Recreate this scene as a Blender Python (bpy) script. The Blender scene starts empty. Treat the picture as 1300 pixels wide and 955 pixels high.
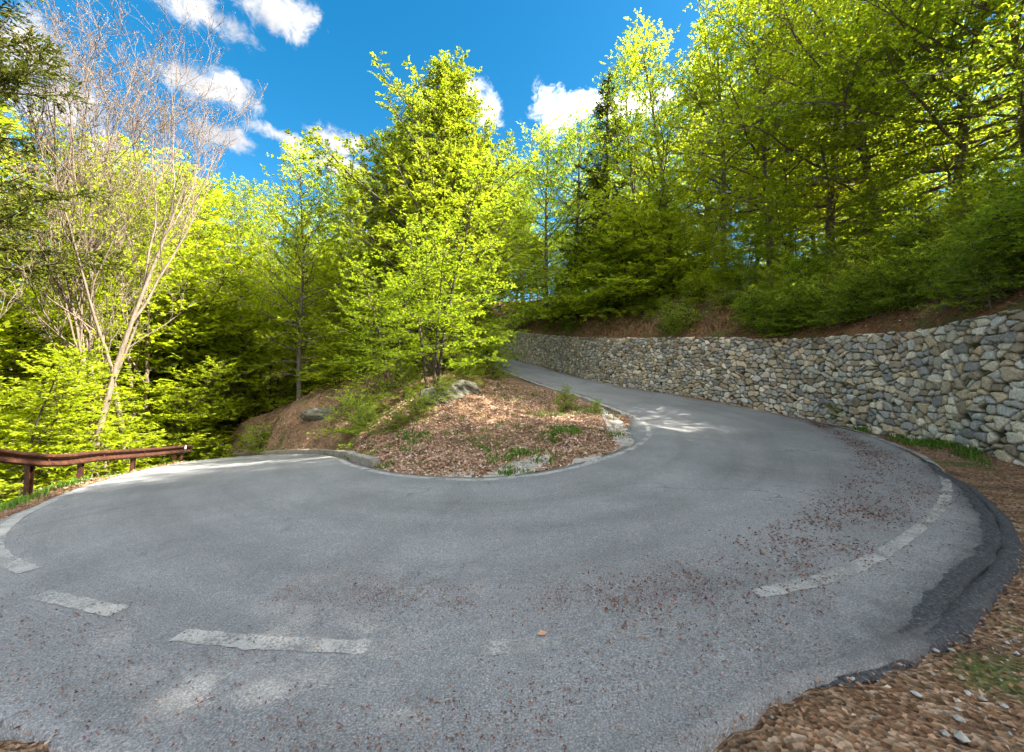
import bpy, math, random
import numpy as np
from mathutils import Vector

R = math.radians
sc = bpy.context.scene
C = sc.collection
# ------------------------------------------------------------------ camera
F = 505.0 / 1300.0                       # focal length over picture width
EYE = 1.6
PITCH = math.atan(42.5 / 505.0)
cam_d = bpy.data.cameras.new('camera')
cam_d.sensor_width = 36.0
cam_d.lens = 36.0 * F
cam_d.shift_y = -45.0 / 1300.0
cam_d.clip_start = 0.05
cam_d.clip_end = 2000
cam = bpy.data.objects.new('camera', cam_d)
C.objects.link(cam)
cam.location = (0, 0, EYE)
cam.rotation_euler = (R(90) + PITCH, 0, 0)
sc.camera = cam
# ------------------------------------------------------------------ light
SUN_AZ, SUN_EL = 98.0, 44.0               # azimuth clockwise from +Y
sd = Vector((math.sin(R(SUN_AZ)) * math.cos(R(SUN_EL)), math.cos(R(SUN_AZ)) * math.cos(R(SUN_EL)), math.sin(R(SUN_EL))))
sun_d = bpy.data.lights.new('sun', 'SUN')
sun_d.energy = 4.2
sun_d.angle = R(0.5)
sun_d.color = (1.0, 0.93, 0.80)
sun = bpy.data.objects.new('sun', sun_d)
C.objects.link(sun)
sun.rotation_euler = sd.to_track_quat('Z', 'Y').to_euler()
sc.view_settings.view_transform = 'Standard'
sc.view_settings.look = 'None'
sc.view_settings.gamma = 1
sc.view_settings.use_curve_mapping = False
sc.view_settings.exposure = 2.85
sc.cycles.max_bounces = 5
sc.cycles.diffuse_bounces = 3
sc.cycles.transmission_bounces = 4
sc.cycles.transparent_max_bounces = 8
sc.cycles.sample_clamp_indirect = 6
sc.cycles.use_denoising = True
sc.cycles.use_adaptive_sampling = True
sc.cycles.adaptive_threshold = 0.03


def ray(px, py):
    u = (px - 650) / 505.0
    v = (432.5 - py) / 505.0
    return Vector((u, math.cos(PITCH) - v * math.sin(PITCH), math.sin(PITCH) + v * math.cos(PITCH)))


def G(px, py, z):
    """point at height z seen at a photo position (measured from the picture once)"""
    d = ray(px, py)
    k = (z - EYE) / d.z
    return (d.x * k, d.y * k, z)


def D(px, py, Y):
    d = ray(px, py)
    k = Y / d.y
    return (d.x * k, Y, EYE + d.z * k)


# world ------------------------------------------------------------
class NT:
    def __init__(s, tree):
        s.t = tree
        s.n = tree.nodes
        s.l = tree.links

    def new(s, kind, **kw):
        n = s.n.new(kind)
        for k, v in kw.items():
            setattr(n, k, v)
        return n

    def setin(s, node, key, val):
        if hasattr(val, 'is_output') or isinstance(val, bpy.types.NodeSocket):
            s.l.new(val, node.inputs[key])
        else:
            node.inputs[key].default_value = val

    def math(s, op, a, b=None, c=None, clamp=False):
        n = s.new('ShaderNodeMath', operation=op)
        n.use_clamp = clamp
        s.setin(n, 0, a)
        if b is not None: s.setin(n, 1, b)
        if c is not None: s.setin(n, 2, c)
        return n.outputs[0]

    def mix(s, f, a, b, blend='MIX'):
        n = s.new('ShaderNodeMix', data_type='RGBA', blend_type=blend)
        s.setin(n, 0, f)
        for k, v in ((6, a), (7, b)):
            if isinstance(v, tuple) and len(v) == 3: v = v + (1,)
            s.setin(n, k, v)
        return n.outputs[2]

    def noise(s, vec, scale, detail=4, rough=0.55, dist=0.0):
        n = s.new('ShaderNodeTexNoise')
        if vec is not None: s.l.new(vec, n.inputs['Vector'])
        n.inputs['Scale'].default_value = scale
        n.inputs['Detail'].default_value = detail
        n.inputs['Roughness'].default_value = rough
        n.inputs['Distortion'].default_value = dist
        return n.outputs['Fac']

    def ramp(s, fac, stops):
        n = s.new('ShaderNodeValToRGB')
        s.l.new(fac, n.inputs[0])
        e = n.color_ramp.elements
        while len(e) < len(stops): e.new(0.5)
        for q, (p, c) in zip(e, stops):
            q.position = p
            q.color = (c, c, c, 1) if isinstance(c, (int, float)) else tuple(c) + (1,)
        return n.outputs[0]

    def maprange(s, v, a, b, c=0.0, d=1.0, smooth=False):
        n = s.new('ShaderNodeMapRange')
        if smooth: n.interpolation_type = 'SMOOTHSTEP'
        s.setin(n, 0, v)
        for i, q in enumerate((a, b, c, d)): n.inputs[i + 1].default_value = q
        return n.outputs[0]


world = bpy.data.worlds.new('World')
sc.world = world
world.use_nodes = True
w = NT(world.node_tree)
w.n.clear()
sky = w.new('ShaderNodeTexSky', sky_type='NISHITA')
sky.sun_disc = False
sky.sun_elevation = R(SUN_EL)
sky.sun_rotation = R(SUN_AZ)
sky.air_density = 1.0
sky.dust_density = 0.5
sky.ozone_density = 3.0
tc = w.new('ShaderNodeTexCoord')
dirv = tc.outputs['Generated']
# deep blue of the clear mountain air
hsv = w.new('ShaderNodeHueSaturation')
hsv.inputs['Hue'].default_value = 0.485
hsv.inputs['Saturation'].default_value = 1.38
hsv.inputs['Value'].default_value = 0.44
w.l.new(sky.outputs[0], hsv.inputs['Color'])
# clouds as soft masses in fixed directions of the sky
CL = [(345, 8, 62, 42), (270, 22, 78, 26), (235, 98, 62, 30), (285, 112, 48, 24), (280, 174, 46, 17), (355, 172, 36, 12), (376, 190, 22, 12), (428, 180, 42, 17),
      (430, 208, 34, 14), (600, 120, 26, 22), (622, 138, 24, 26), (700, 150, 34, 40), (735, 134, 50, 20), (800, 135, 60, 20), (30, 70, 80, 50), (80, 130, 90, 50),
      (140, 190, 50, 30)]
nz1 = w.noise(dirv, 9.0, 9, 0.62, 0.4)
nz2 = w.noise(dirv, 26.0, 7, 0.66, 0.5)
nn = w.math('ADD', w.math('MULTIPLY', w.math('SUBTRACT', nz1, 0.5), 1.5), w.math('MULTIPLY', w.math('SUBTRACT', nz2, 0.5), 2.2))
total = None
for (x, y, rx, ry) in CL:
    c = ray(x, y).normalized()
    a = Vector((0, 0, 1)).cross(c).normalized() * -1
    b = a.cross(c).normalized()
    k = 505.0 * (1 + ((x - 650) ** 2 + (y - 432) ** 2) / 505.0 ** 2) ** 0.5
    sub = w.new('ShaderNodeVectorMath', operation='SUBTRACT')
    w.l.new(dirv, sub.inputs[0]); sub.inputs[1].default_value = c
    comp = []
    for ax, r_ in ((a, rx / k * 1.0), (b, ry / k * 1.0)):
        dt = w.new('ShaderNodeVectorMath', operation='DOT_PRODUCT')
        w.l.new(sub.outputs[0], dt.inputs[0]); dt.inputs[1].default_value = ax / r_
        comp.append(w.math('MULTIPLY', dt.outputs['Value'], dt.outputs['Value']))
    m = w.math('SUBTRACT', 1.0 if rx > 50 else 1.08, w.math('SQRT', w.math('ADD', comp[0], comp[1])))
    total = m if total is None else w.math('SMOOTH_MAX', total, m, 0.15)
# unseen broken cloud added behind the viewpoint and overhead as fill light
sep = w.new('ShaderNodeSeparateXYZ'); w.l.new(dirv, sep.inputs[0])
fill_cloud = w.maprange(sep.outputs['Y'], 0.35, -0.1, -2.0, 0.6)
total = w.math('MAXIMUM', w.math('MAXIMUM', total, fill_cloud), -0.9)
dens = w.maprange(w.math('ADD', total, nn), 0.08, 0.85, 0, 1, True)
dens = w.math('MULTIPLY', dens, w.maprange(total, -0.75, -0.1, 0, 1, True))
shade = w.maprange(w.noise(dirv, 14.0, 6, 0.6), 0.35, 0.65, 0.0, 1.0, True)
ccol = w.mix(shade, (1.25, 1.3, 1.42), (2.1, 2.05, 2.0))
# clouds boosted towards the sun, strongest out of view, to raise fill light
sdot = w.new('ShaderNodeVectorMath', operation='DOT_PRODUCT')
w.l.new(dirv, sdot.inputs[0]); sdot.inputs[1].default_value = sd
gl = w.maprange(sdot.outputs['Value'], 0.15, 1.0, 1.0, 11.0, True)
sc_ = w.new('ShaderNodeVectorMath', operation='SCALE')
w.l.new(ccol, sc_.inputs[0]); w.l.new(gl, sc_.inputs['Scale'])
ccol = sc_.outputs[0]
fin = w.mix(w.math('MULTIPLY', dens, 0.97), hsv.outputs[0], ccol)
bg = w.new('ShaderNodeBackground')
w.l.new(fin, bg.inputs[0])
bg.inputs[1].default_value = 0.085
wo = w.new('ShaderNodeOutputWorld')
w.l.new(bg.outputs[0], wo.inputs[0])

# ------------------------------------------------------------------ helpers
rng = np.random.default_rng(7)


def tag(o, label=None, cat=None, group=None, kind=None):
    if label: o['label'] = label
    if cat: o['category'] = cat
    if group: o['group'] = group
    if kind: o['kind'] = kind
    return o


def link(name, me, parent=None, mat=None):
    o = bpy.data.objects.new(name, me)
    C.objects.link(o)
    if parent is not None: o.parent = parent
    if mat is not None and me is not None and not me.materials: me.materials.append(mat)
    return o


def empty(name, loc=(0, 0, 0), rz=0, s=(1, 1, 1)):
    o = bpy.data.objects.new(name, None)
    C.objects.link(o)
    o.location = loc
    o.rotation_euler = (0, 0, rz)
    o.scale = s
    o.empty_display_size = 0.2
    return o


def mesh_np(name, V, Fq, mat=None, smooth=False, attr=None, col=None):
    """V (n,3), Fq (m,k) all faces with k corners"""
    me = bpy.data.meshes.new(name)
    V = np.asarray(V, np.float32); Fq = np.asarray(Fq, np.int32)
    k = Fq.shape[1]
    me.vertices.add(len(V)); me.vertices.foreach_set('co', V.ravel())
    me.loops.add(Fq.size); me.loops.foreach_set('vertex_index', Fq.ravel())
    me.polygons.add(len(Fq)); me.polygons.foreach_set('loop_start', np.arange(0, Fq.size, k, dtype=np.int32))
    me.polygons.foreach_set('loop_total', np.full(len(Fq), k, np.int32))
    me.polygons.foreach_set('use_smooth', np.full(len(Fq), smooth))
    me.update(calc_edges=True)
    me.validate()
    if attr is not None:
        a = me.attributes.new('tint', 'FLOAT', 'POINT'); a.data.foreach_set('value', np.asarray(attr, np.float32))
    if col is not None:
        a = me.attributes.new('tone', 'FLOAT_COLOR', 'POINT')
        cc = np.ones((len(V), 4), np.float32); cc[:, :3] = col
        a.data.foreach_set('color', cc.ravel())
    if mat: me.materials.append(mat)
    return me


def grid_faces(nu, nv):
    i = np.arange(nu - 1)[:, None]; j = np.arange(nv - 1)[None, :]
    a = i * nv + j
    return np.stack([a, a + nv, a + nv + 1, a + 1], -1).reshape(-1, 4)


def catmull(P, step=0.15):
    P = np.asarray(P, float)
    Q = np.vstack([2 * P[0] - P[1], P, 2 * P[-1] - P[-2]])
    out = []
    for i in range(1, len(Q) - 2):
        p0, p1, p2, p3 = Q[i - 1:i + 3]
        n = max(4, int(np.linalg.norm(p2 - p1) / step))
        t0 = 0; t1 = np.linalg.norm(p1 - p0) ** .5; t2 = t1 + np.linalg.norm(p2 - p1) ** .5; t3 = t2 + np.linalg.norm(p3 - p2) ** .5
        t = np.linspace(t1, t2, n, endpoint=False)[:, None]
        A1 = (t1 - t) / (t1 - t0) * p0 + (t - t0) / (t1 - t0) * p1
        A2 = (t2 - t) / (t2 - t1) * p1 + (t - t1) / (t2 - t1) * p2
        A3 = (t3 - t) / (t3 - t2) * p2 + (t - t2) / (t3 - t2) * p3
        B1 = (t2 - t) / (t2 - t0) * A1 + (t - t0) / (t2 - t0) * A2
        B2 = (t3 - t) / (t3 - t1) * A2 + (t - t1) / (t3 - t1) * A3
        out.append((t2 - t) / (t2 - t1) * B1 + (t - t1) / (t2 - t1) * B2)
    out.append(P[-1:])
    return np.vstack(out)


def resample(P, n=None, step=None):
    d = np.r_[0, np.cumsum(np.linalg.norm(np.diff(P, axis=0), axis=1))]
    if n is None: n = max(2, int(d[-1] / step) + 1)
    t = np.linspace(0, d[-1], n)
    return np.stack([np.interp(t, d, P[:, k]) for k in range(P.shape[1])], 1), t


def normals2(P):
    T = np.gradient(P[:, :2], axis=0)
    T /= np.linalg.norm(T, axis=1)[:, None] + 1e-9
    return np.stack([T[:, 1], -T[:, 0]], 1)      # to the right of travel


def hsh(i, j, k=0):
    i = np.asarray(i, np.int64); j = np.asarray(j, np.int64)
    h = (i * 374761393 + j * 668265263 + k * 1442695041) & 0xffffffff
    h = ((h ^ (h >> 13)) * 1274126177) & 0xffffffff
    h = ((h ^ (h >> 16)) * 2246822519) & 0xffffffff
    return ((h ^ (h >> 15)) & 0xffffff) / float(0x1000000)


def vnoise(x, y, k=0):
    xi = np.floor(x).astype(np.int64); yi = np.floor(y).astype(np.int64)
    fx = x - xi; fy = y - yi
    fx = fx * fx * (3 - 2 * fx); fy = fy * fy * (3 - 2 * fy)
    a = hsh(xi, yi, k); b = hsh(xi + 1, yi, k); c = hsh(xi, yi + 1, k); d = hsh(xi + 1, yi + 1, k)
    return (a * (1 - fx) + b * fx) * (1 - fy) + (c * (1 - fx) + d * fx) * fy - 0.5


def fbm(x, y, k=0, o=4):
    s = 0; a = 1.0
    for q in range(o):
        s = s + a * vnoise(x * 2 ** q + 13.7 * q, y * 2 ** q - 7.1 * q, k + q); a *= .5
    return s


# ------------------------------------------------------------------ materials
def material(name):
    m = bpy.data.materials.new(name)
    m.use_nodes = True
    t = NT(m.node_tree)
    t.n.clear()
    out = t.new('ShaderNodeOutputMaterial')
    return m, t, out


def principled(t, out, col, rough=0.8, bump=None, bstr=0.3, bdist=0.02, spec=0.3, metal=0.0):
    p = t.new('ShaderNodeBsdfPrincipled')
    if isinstance(col, tuple): col = col + (1,) if len(col) == 3 else col
    t.setin(p, 'Base Color', col)
    t.setin(p, 'Roughness', rough)
    p.inputs['Specular IOR Level'].default_value = spec
    t.setin(p, 'Metallic', metal)
    if bump is not None:
        b = t.new('ShaderNodeBump')
        b.inputs['Strength'].default_value = bstr
        b.inputs['Distance'].default_value = bdist
        t.l.new(bump, b.inputs['Height'])
        t.l.new(b.outputs[0], p.inputs['Normal'])
    if out is not None: t.l.new(p.outputs[0], out.inputs[0])
    return p


def objco(t):
    return t.new('ShaderNodeTexCoord').outputs['Object']


def mat_asphalt(name='asphalt', dark=1.2):
    m, t, out = material(name)
    co = objco(t)
    uvn = t.new('ShaderNodeUVMap').outputs[0]
    grain = t.noise(co, 95, 2, 0.7)
    vor = t.new('ShaderNodeTexVoronoi'); t.l.new(co, vor.inputs['Vector']); vor.inputs['Scale'].default_value = 80
    mid = t.noise(co, 7, 5, 0.65)
    big = t.noise(co, 0.55, 4, 0.6, 0.6)
    base = t.ramp(grain, [(0.36, (0.062 * dark, 0.064 * dark, 0.068 * dark)), (0.50, (0.14 * dark, 0.142 * dark, 0.147 * dark)), (0.66, (0.38 * dark, 0.37 * dark, 0.35 * dark))])
    stone = t.mix(0.5, base, t.mix(t.math('MULTIPLY', vor.outputs['Color'], 1.0), (0.083 * dark, 0.085 * dark, 0.09 * dark), (0.24 * dark, 0.24 * dark, 0.24 * dark)))
    c = t.mix(t.maprange(mid, 0.35, 0.7, 0.0, 0.35), stone, (0.13 * dark, 0.13 * dark, 0.137 * dark))
    c = t.mix(1.0, c, t.ramp(big, [(0.3, 0.78), (0.55, 1.0), (0.75, 1.16)]), 'MULTIPLY')
    # lanes: polished wheel tracks, darker grimy edges, running with the road
    sp = t.new('ShaderNodeSeparateXYZ'); t.l.new(uvn, sp.inputs[0])
    cmb = t.new('ShaderNodeCombineXYZ')
    t.l.new(t.math('MULTIPLY', sp.outputs[0], 0.25), cmb.inputs[0]); t.l.new(t.math('MULTIPLY', sp.outputs[1], 3.2), cmb.inputs[1])
    streak = t.noise(cmb.outputs[0], 3.0, 5, 0.6)
    c = t.mix(1.0, c, t.ramp(streak, [(0.3, 0.84), (0.5, 1.0), (0.7, 1.10)]), 'MULTIPLY')
    st_ = t.maprange(t.noise(co, 1.9, 6, 0.72, 0.8), 0.56, 0.70, 0, 0.4)
    c = t.mix(st_, c, (0.085 * dark, 0.083 * dark, 0.08 * dark))
    pale = t.maprange(t.noise(co, 4.3, 7, 0.75), 0.58, 0.72, 0, 0.35)
    c = t.mix(pale, c, (0.27 * dark, 0.26 * dark, 0.245 * dark))
    # thin tar-coloured cracks
    v2 = t.new('ShaderNodeTexVoronoi', feature='DISTANCE_TO_EDGE'); v2.inputs['Scale'].default_value = 0.45
    wv = t.new('ShaderNodeVectorMath', operation='ADD')
    nzv = t.new('ShaderNodeTexNoise'); t.l.new(co, nzv.inputs['Vector']); nzv.inputs['Scale'].default_value = 2.2; nzv.inputs['Detail'].default_value = 5
    t.l.new(co, wv.inputs[0]); t.l.new(nzv.outputs['Color'], wv.inputs[1]); t.l.new(wv.outputs[0], v2.inputs['Vector'])
    crack = t.math('MULTIPLY', t.maprange(v2.outputs['Distance'], 0.002, 0.0055, 1, 0), t.maprange(big, 0.5, 0.62, 0, 1))
    c = t.mix(t.math('MULTIPLY', crack, 0.55), c, (0.03, 0.03, 0.032))
    at = t.new('ShaderNodeAttribute'); at.attribute_name = 'tint'
    tarm = t.maprange(t.math('ADD', at.outputs['Fac'], t.math('MULTIPLY', t.math('SUBTRACT', t.noise(co, 5, 5, 0.7), 0.5), 0.9)), 0.35, 0.95)
    c = t.mix(t.math('MULTIPLY', tarm, 0.85), c, t.mix(grain, (0.012, 0.012, 0.014), (0.07, 0.07, 0.075)))
    hgt = t.math('ADD', t.math('MULTIPLY', grain, 0.7), t.math('SUBTRACT', t.math('MULTIPLY', vor.outputs['Distance'], 0.5), t.math('MULTIPLY', crack, 1.0)))
    principled(t, out, c, 0.82, hgt, 0.75, 0.012, 0.3)
    return m


def mat_litter(name, cols, scale=16, green=0.0, gscale=0.7):
    m, t, out = material(name)
    co = objco(t)
    v = t.new('ShaderNodeTexVoronoi'); t.l.new(co, v.inputs['Vector']); v.inputs['Scale'].default_value = scale
    v.inputs['Randomness'].default_value = 1
    sepc = t.new('ShaderNodeSeparateColor'); t.l.new(v.outputs['Color'], sepc.inputs[0])
    c = t.ramp(sepc.outputs[0], [(0.0, cols[0]), (0.35, cols[1]), (0.7, cols[2]), (1.0, cols[3])])
    n = t.noise(co, 5, 6, 0.7)
    c = t.mix(1.0, c, t.ramp(n, [(0.3, 0.55), (0.6, 1.15)]), 'MULTIPLY')
    soil = t.maprange(t.noise(co, 1.3, 5, 0.6), 0.5, 0.66)
    c = t.mix(t.math('MULTIPLY', soil, 0.7), c, (0.075, 0.05, 0.033))
    if green > 0:
        g = t.maprange(t.noise(co, gscale, 5, 0.65), 0.62 - green * 0.3, 0.74 - green * 0.3)
        gc = t.ramp(t.noise(co, 22, 3), [(0.3, (0.035, 0.065, 0.012)), (0.7, (0.09, 0.13, 0.03))])
        c = t.mix(t.math('MULTIPLY', g, 0.8), c, gc)
    h = t.math('ADD', t.math('MULTIPLY', v.outputs['Distance'], 0.7), n)
    principled(t, out, c, 0.95, h, 0.9, 0.05, 0.15)
    return m


def mat_leaf(name, stops, trans, tr_amt=0.45, rnd=0.25):
    m, t, out = material(name)
    at = t.new('ShaderNodeAttribute'); at.attribute_name = 'tint'
    oi = t.new('ShaderNodeObjectInfo')
    f = t.math('ADD', at.outputs['Fac'], t.math('MULTIPLY', t.math('SUBTRACT', oi.outputs['Random'], 0.5), rnd))
    c = t.ramp(f, stops)
    tcx = t.mix(1.0, t.ramp(f, [(0, 0.75), (1, 1.2)]), trans, 'MULTIPLY')
    d = t.new('ShaderNodeBsdfPrincipled')
    t.l.new(c, d.inputs['Base Color']); d.inputs['Roughness'].default_value = 0.5
    d.inputs['Specular IOR Level'].default_value = 0.12
    tr = t.new('ShaderNodeBsdfTranslucent'); t.l.new(tcx, tr.inputs[0])
    mx = t.new('ShaderNodeMixShader'); mx.inputs[0].default_value = tr_amt
    t.l.new(d.outputs[0], mx.inputs[1]); t.l.new(tr.outputs[0], mx.inputs[2])
    t.l.new(mx.outputs[0], out.inputs[0])
    return m


def mat_bark(name, a, b, moss=0.0):
    m, t, out = material(name)
    co = objco(t)
    mp = t.new('ShaderNodeMapping'); t.l.new(co, mp.inputs[0]); mp.inputs['Scale'].default_value = (9, 9, 2.2)
    n = t.noise(mp.outputs[0], 2.2, 6, 0.7, 0.4)
    c = t.mix(t.maprange(n, 0.3, 0.7), a, b)
    if moss:
        g = t.maprange(t.noise(co, 1.7, 4), 0.5, 0.68, 0, moss)
        c = t.mix(g, c, (0.07, 0.10, 0.025))
    principled(t, out, c, 0.9, n, 0.6, 0.02, 0.15)
    return m


M = {}
M['asphalt'] = mat_asphalt()
M['litter'] = mat_litter('leaf_litter_soil', [(0.10, 0.055, 0.03), (0.20, 0.115, 0.065), (0.27, 0.165, 0.10), (0.36, 0.26, 0.18)], 34, 0.25)
M['hill'] = mat_litter('hillside_soil', [(0.09, 0.045, 0.02), (0.19, 0.09, 0.04), (0.24, 0.125, 0.06), (0.13, 0.07, 0.04)], 22, 0.35, 0.5)
M['leaf_beech'] = mat_leaf('beech_leaves', [(0.0, (0.065, 0.12, 0.007)), (0.5, (0.12, 0.20, 0.010)), (1.0, (0.20, 0.26, 0.014))], (0.46, 0.58, 0.02), 0.5, 0.5)
M['leaf_gold'] = mat_leaf('yellow_brightened_leaves', [(0.0, (0.10, 0.14, 0.007)), (0.5, (0.19, 0.22, 0.010)), (1.0, (0.24, 0.30, 0.015))], (0.58, 0.68, 0.02), 0.5, 0.4)  # yellow leaf tone, also painted onto shaded crowns to brighten them
M['leaf_olive'] = mat_leaf('olive_leaves', [(0.0, (0.06, 0.085, 0.008)), (0.5, (0.12, 0.165, 0.012)), (1.0, (0.22, 0.25, 0.018))], (0.42, 0.50, 0.02), 0.4, 0.2)
M['leaf_dark'] = mat_leaf('spruce_needles', [(0.0, (0.03, 0.045, 0.008)), (0.5, (0.08, 0.095, 0.012)), (1.0, (0.16, 0.15, 0.02))], (0.10, 0.12, 0.012), 0.25, 0.2)
M['leaf_shrub'] = mat_leaf('shrub_leaves', [(0.0, (0.075, 0.12, 0.012)), (0.5, (0.14, 0.205, 0.016)), (1.0, (0.22, 0.28, 0.025))], (0.44, 0.56, 0.03), 0.45, 0.4)
M['grass'] = mat_leaf('grass_blades', [(0.0, (0.04, 0.10, 0.012)), (0.5, (0.08, 0.17, 0.02)), (1.0, (0.16, 0.22, 0.04))], (0.16, 0.30, 0.03), 0.4, 0)
M['dry_grass'] = mat_leaf('dry_grass_blades', [(0.0, (0.13, 0.08, 0.035)), (0.5, (0.24, 0.16, 0.075)), (1.0, (0.33, 0.25, 0.12))], (0.2, 0.14, 0.06), 0.25, 0)
M['dead_leaf'] = mat_leaf('dead_beech_leaves', [(0.0, (0.13, 0.06, 0.03)), (0.4, (0.28, 0.155, 0.09)), (0.75, (0.42, 0.27, 0.18)), (1.0, (0.60, 0.50, 0.41))], (0.25, 0.12, 0.05), 0.15, 0)
M['needle'] = mat_leaf('russet_bud_scales', [(0.0, (0.06, 0.025, 0.015)), (0.5, (0.14, 0.055, 0.035)), (1.0, (0.24, 0.11, 0.07))], (0.1, 0.04, 0.02), 0.1, 0)
M['bark_pale'] = mat_bark('pale_bark', (0.075, 0.055, 0.04), (0.24, 0.185, 0.14))
M['bark_grey'] = mat_bark('grey_bark', (0.075, 0.06, 0.045), (0.20, 0.165, 0.13), 0.5)
M['bark_dark'] = mat_bark('dark_bark', (0.03, 0.022, 0.016), (0.09, 0.07, 0.05), 0.2)


def mat_line(name, wear_lo, wear_hi):
    m, t, out = material(name)
    co = objco(t)
    n = t.noise(co, 60, 4, 0.75)
    n2 = t.noise(co, 3.5, 4, 0.6)
    k = t.math('ADD', t.math('MULTIPLY', n, 0.65), t.math('MULTIPLY', n2, 0.5))
    a = t.maprange(k, wear_lo, wear_hi)
    c = t.mix(t.noise(co, 12, 4), (0.25, 0.245, 0.235), (0.39, 0.38, 0.36))
    p = principled(t, None, c, 0.7, n, 0.4, 0.006, 0.3)
    tr = t.new('ShaderNodeBsdfTransparent')
    mx = t.new('ShaderNodeMixShader')
    t.l.new(a, mx.inputs[0]); t.l.new(p.outputs[0], mx.inputs[1]); t.l.new(tr.outputs[0], mx.inputs[2])
    t.l.new(mx.outputs[0], out.inputs[0])
    return m


M['line'] = mat_line('road_paint', 0.55, 0.76)
M['line_right'] = mat_line('thin_road_paint', 0.48, 0.80)
M['line_faint'] = mat_line('faint_road_paint', 0.42, 0.64)
M['line_worn'] = mat_line('worn_road_paint', 0.53, 0.76)


def mat_concrete(name, a, b):
    m, t, out = material(name)
    co = objco(t)
    n = t.noise(co, 14, 7, 0.7); n2 = t.noise(co, 2.2, 5, 0.6)
    c = t.mix(t.maprange(n, 0.35, 0.7), a, b)
    c = t.mix(t.maprange(n2, 0.48, 0.68, 0, 0.7), c, (0.13, 0.12, 0.09))
    principled(t, out, c, 0.9, n, 0.6, 0.02, 0.2)
    return m


M['concrete'] = mat_concrete('weathered_concrete', (0.22, 0.21, 0.19), (0.46, 0.44, 0.40))
M['kerbstone'] = mat_concrete('kerb_stone', (0.16, 0.145, 0.12), (0.34, 0.31, 0.27))
M['rock'] = mat_concrete('mossy_rock', (0.05, 0.05, 0.035), (0.17, 0.155, 0.12))


def mat_rust():
    m, t, out = material('rusty_steel')
    co = objco(t)
    n = t.noise(co, 9, 6, 0.7)
    c = t.ramp(n, [(0.3, (0.018, 0.009, 0.007)), (0.5, (0.055, 0.02, 0.011)), (0.7, (0.13, 0.045, 0.02))])
    principled(t, out, c, 0.7, n, 0.3, 0.01, 0.35, 0.15)
    return m


M['rust'] = mat_rust()


def mat_stone():
    m, t, out = material('rubble_masonry')
    co = objco(t)
    at = t.new('ShaderNodeAttribute'); at.attribute_name = 'tone'
    al = t.new('ShaderNodeAttribute'); al.attribute_name = 'tint'
    n = t.noise(co, 26, 7, 0.72); n2 = t.noise(co, 5, 4, 0.6)
    c = t.mix(1.0, at.outputs['Color'], t.ramp(n, [(0.3, 0.55), (0.5, 1.0), (0.72, 1.5)]), 'MULTIPLY')
    c = t.mix(t.maprange(n2, 0.55, 0.72, 0, 0.35), c, (0.17, 0.15, 0.10))
    joint = t.mix(t.maprange(n2, 0.4, 0.6), (0.045, 0.036, 0.024), (0.06, 0.065, 0.022))
    c = t.mix(al.outputs['Fac'], joint, c)
    principled(t, out, c, 0.9, n, 0.7, 0.02, 0.2)
    return m


M['stone'] = mat_stone()

# ------------------------------------------------------------------ road layout
INNER = [(-34, 30, -5.2), (-24, 25.5, -4.1), G(250, 584, -3.3), G(300, 580, -2.6), G(350, 577.5, -1.8), G(400, 578, -1.2), G(430, 583, -.6), G(447, 591, -.32),
         G(500, 603, -.15), G(560, 608, -.05), G(620, 609, 0), G(700, 600, .05), G(760, 585, .08), G(805, 568, .1), G(824, 550, .12), G(815, 535, .2),
         G(785, 521, .33), G(745, 506, .6), D(700, 493, 20.5), D(660, 479, 25.5), D(625, 464, 31), D(590, 450, 37), (-9, 41.5, 4.2), (-20, 45, 5.2)]
OUTER = [(-32, 25, -5.2), (-23, 21, -4.1), (-17.5, 18.3, -3.1), (-14.2, 16.6, -2.3), G(243, 586, -1.85), G(195, 594, -1.42), G(145, 606, -1.05), G(95, 621, -.8), G(45, 642, -.58), G(0, 661, -.42),
         G(-60, 698, -.28), G(-84, 735, -.2), G(-95, 780, -.14), G(-70, 845, -.08), G(40, 925, -.04), G(270, 985, 0), G(600, 1020, 0), G(860, 960, 0), G(1000, 870, 0), G(1100, 845, 0),
         G(1180, 815, 0), G(1240, 770, 0), G(1275, 720, 0), G(1280, 680, 0), G(1265, 650, 0), G(1240, 625, 0), G(1200, 600, 0), G(1160, 578, 0), G(1095, 551, 0), G(1000, 529, .12),
         G(930, 515, .34), D(850, 501, 19.5), D(760, 485, 24.8), D(700, 469.5, 31.5), D(645, 456, 38), (-6, 45, 4.2), (-18, 50, 5.2)]
KEY = [(0, 0), (2, 3), (4, 5), (7, 9), (10, 16), (12, 21), (14, 26), (16, 29), (18, 32), (20, 34), (23, 36)]   # matching stations


def stations(P, idx, counts, lift=0):
    full = []
    for a, b, n in zip(idx[:-1], idx[1:], counts):
        # sample the whole curve once, cut between the control points
        i0 = np.argmin(np.linalg.norm(P['c'] - P['p'][a], axis=1)); i1 = np.argmin(np.linalg.norm(P['c'] - P['p'][b], axis=1))
        seg, _ = resample(P['c'][i0:i1 + 1], n=n + 1)
        full.append(seg[:-1])
    full.append(P['p'][idx[-1]][None])
    return np.vstack(full)


INp = {'p': np.array(INNER), 'c': catmull(INNER, 0.08)}
OUp = {'p': np.array(OUTER), 'c': catmull(OUTER, 0.08)}
cnt = [40, 40, 60, 70, 60, 60, 60, 50, 50, 50]
IN_LINE = stations(INp, [k[0] for k in KEY], cnt)
OUT_E = stations(OUp, [k[1] for k in KEY], cnt)
n_in = normals2(IN_LINE)                 # travel goes left-far -> front -> right-far; right = towards the outside
s_in = np.r_[0, np.cumsum(np.linalg.norm(np.diff(IN_LINE, axis=0), axis=1))]
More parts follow.
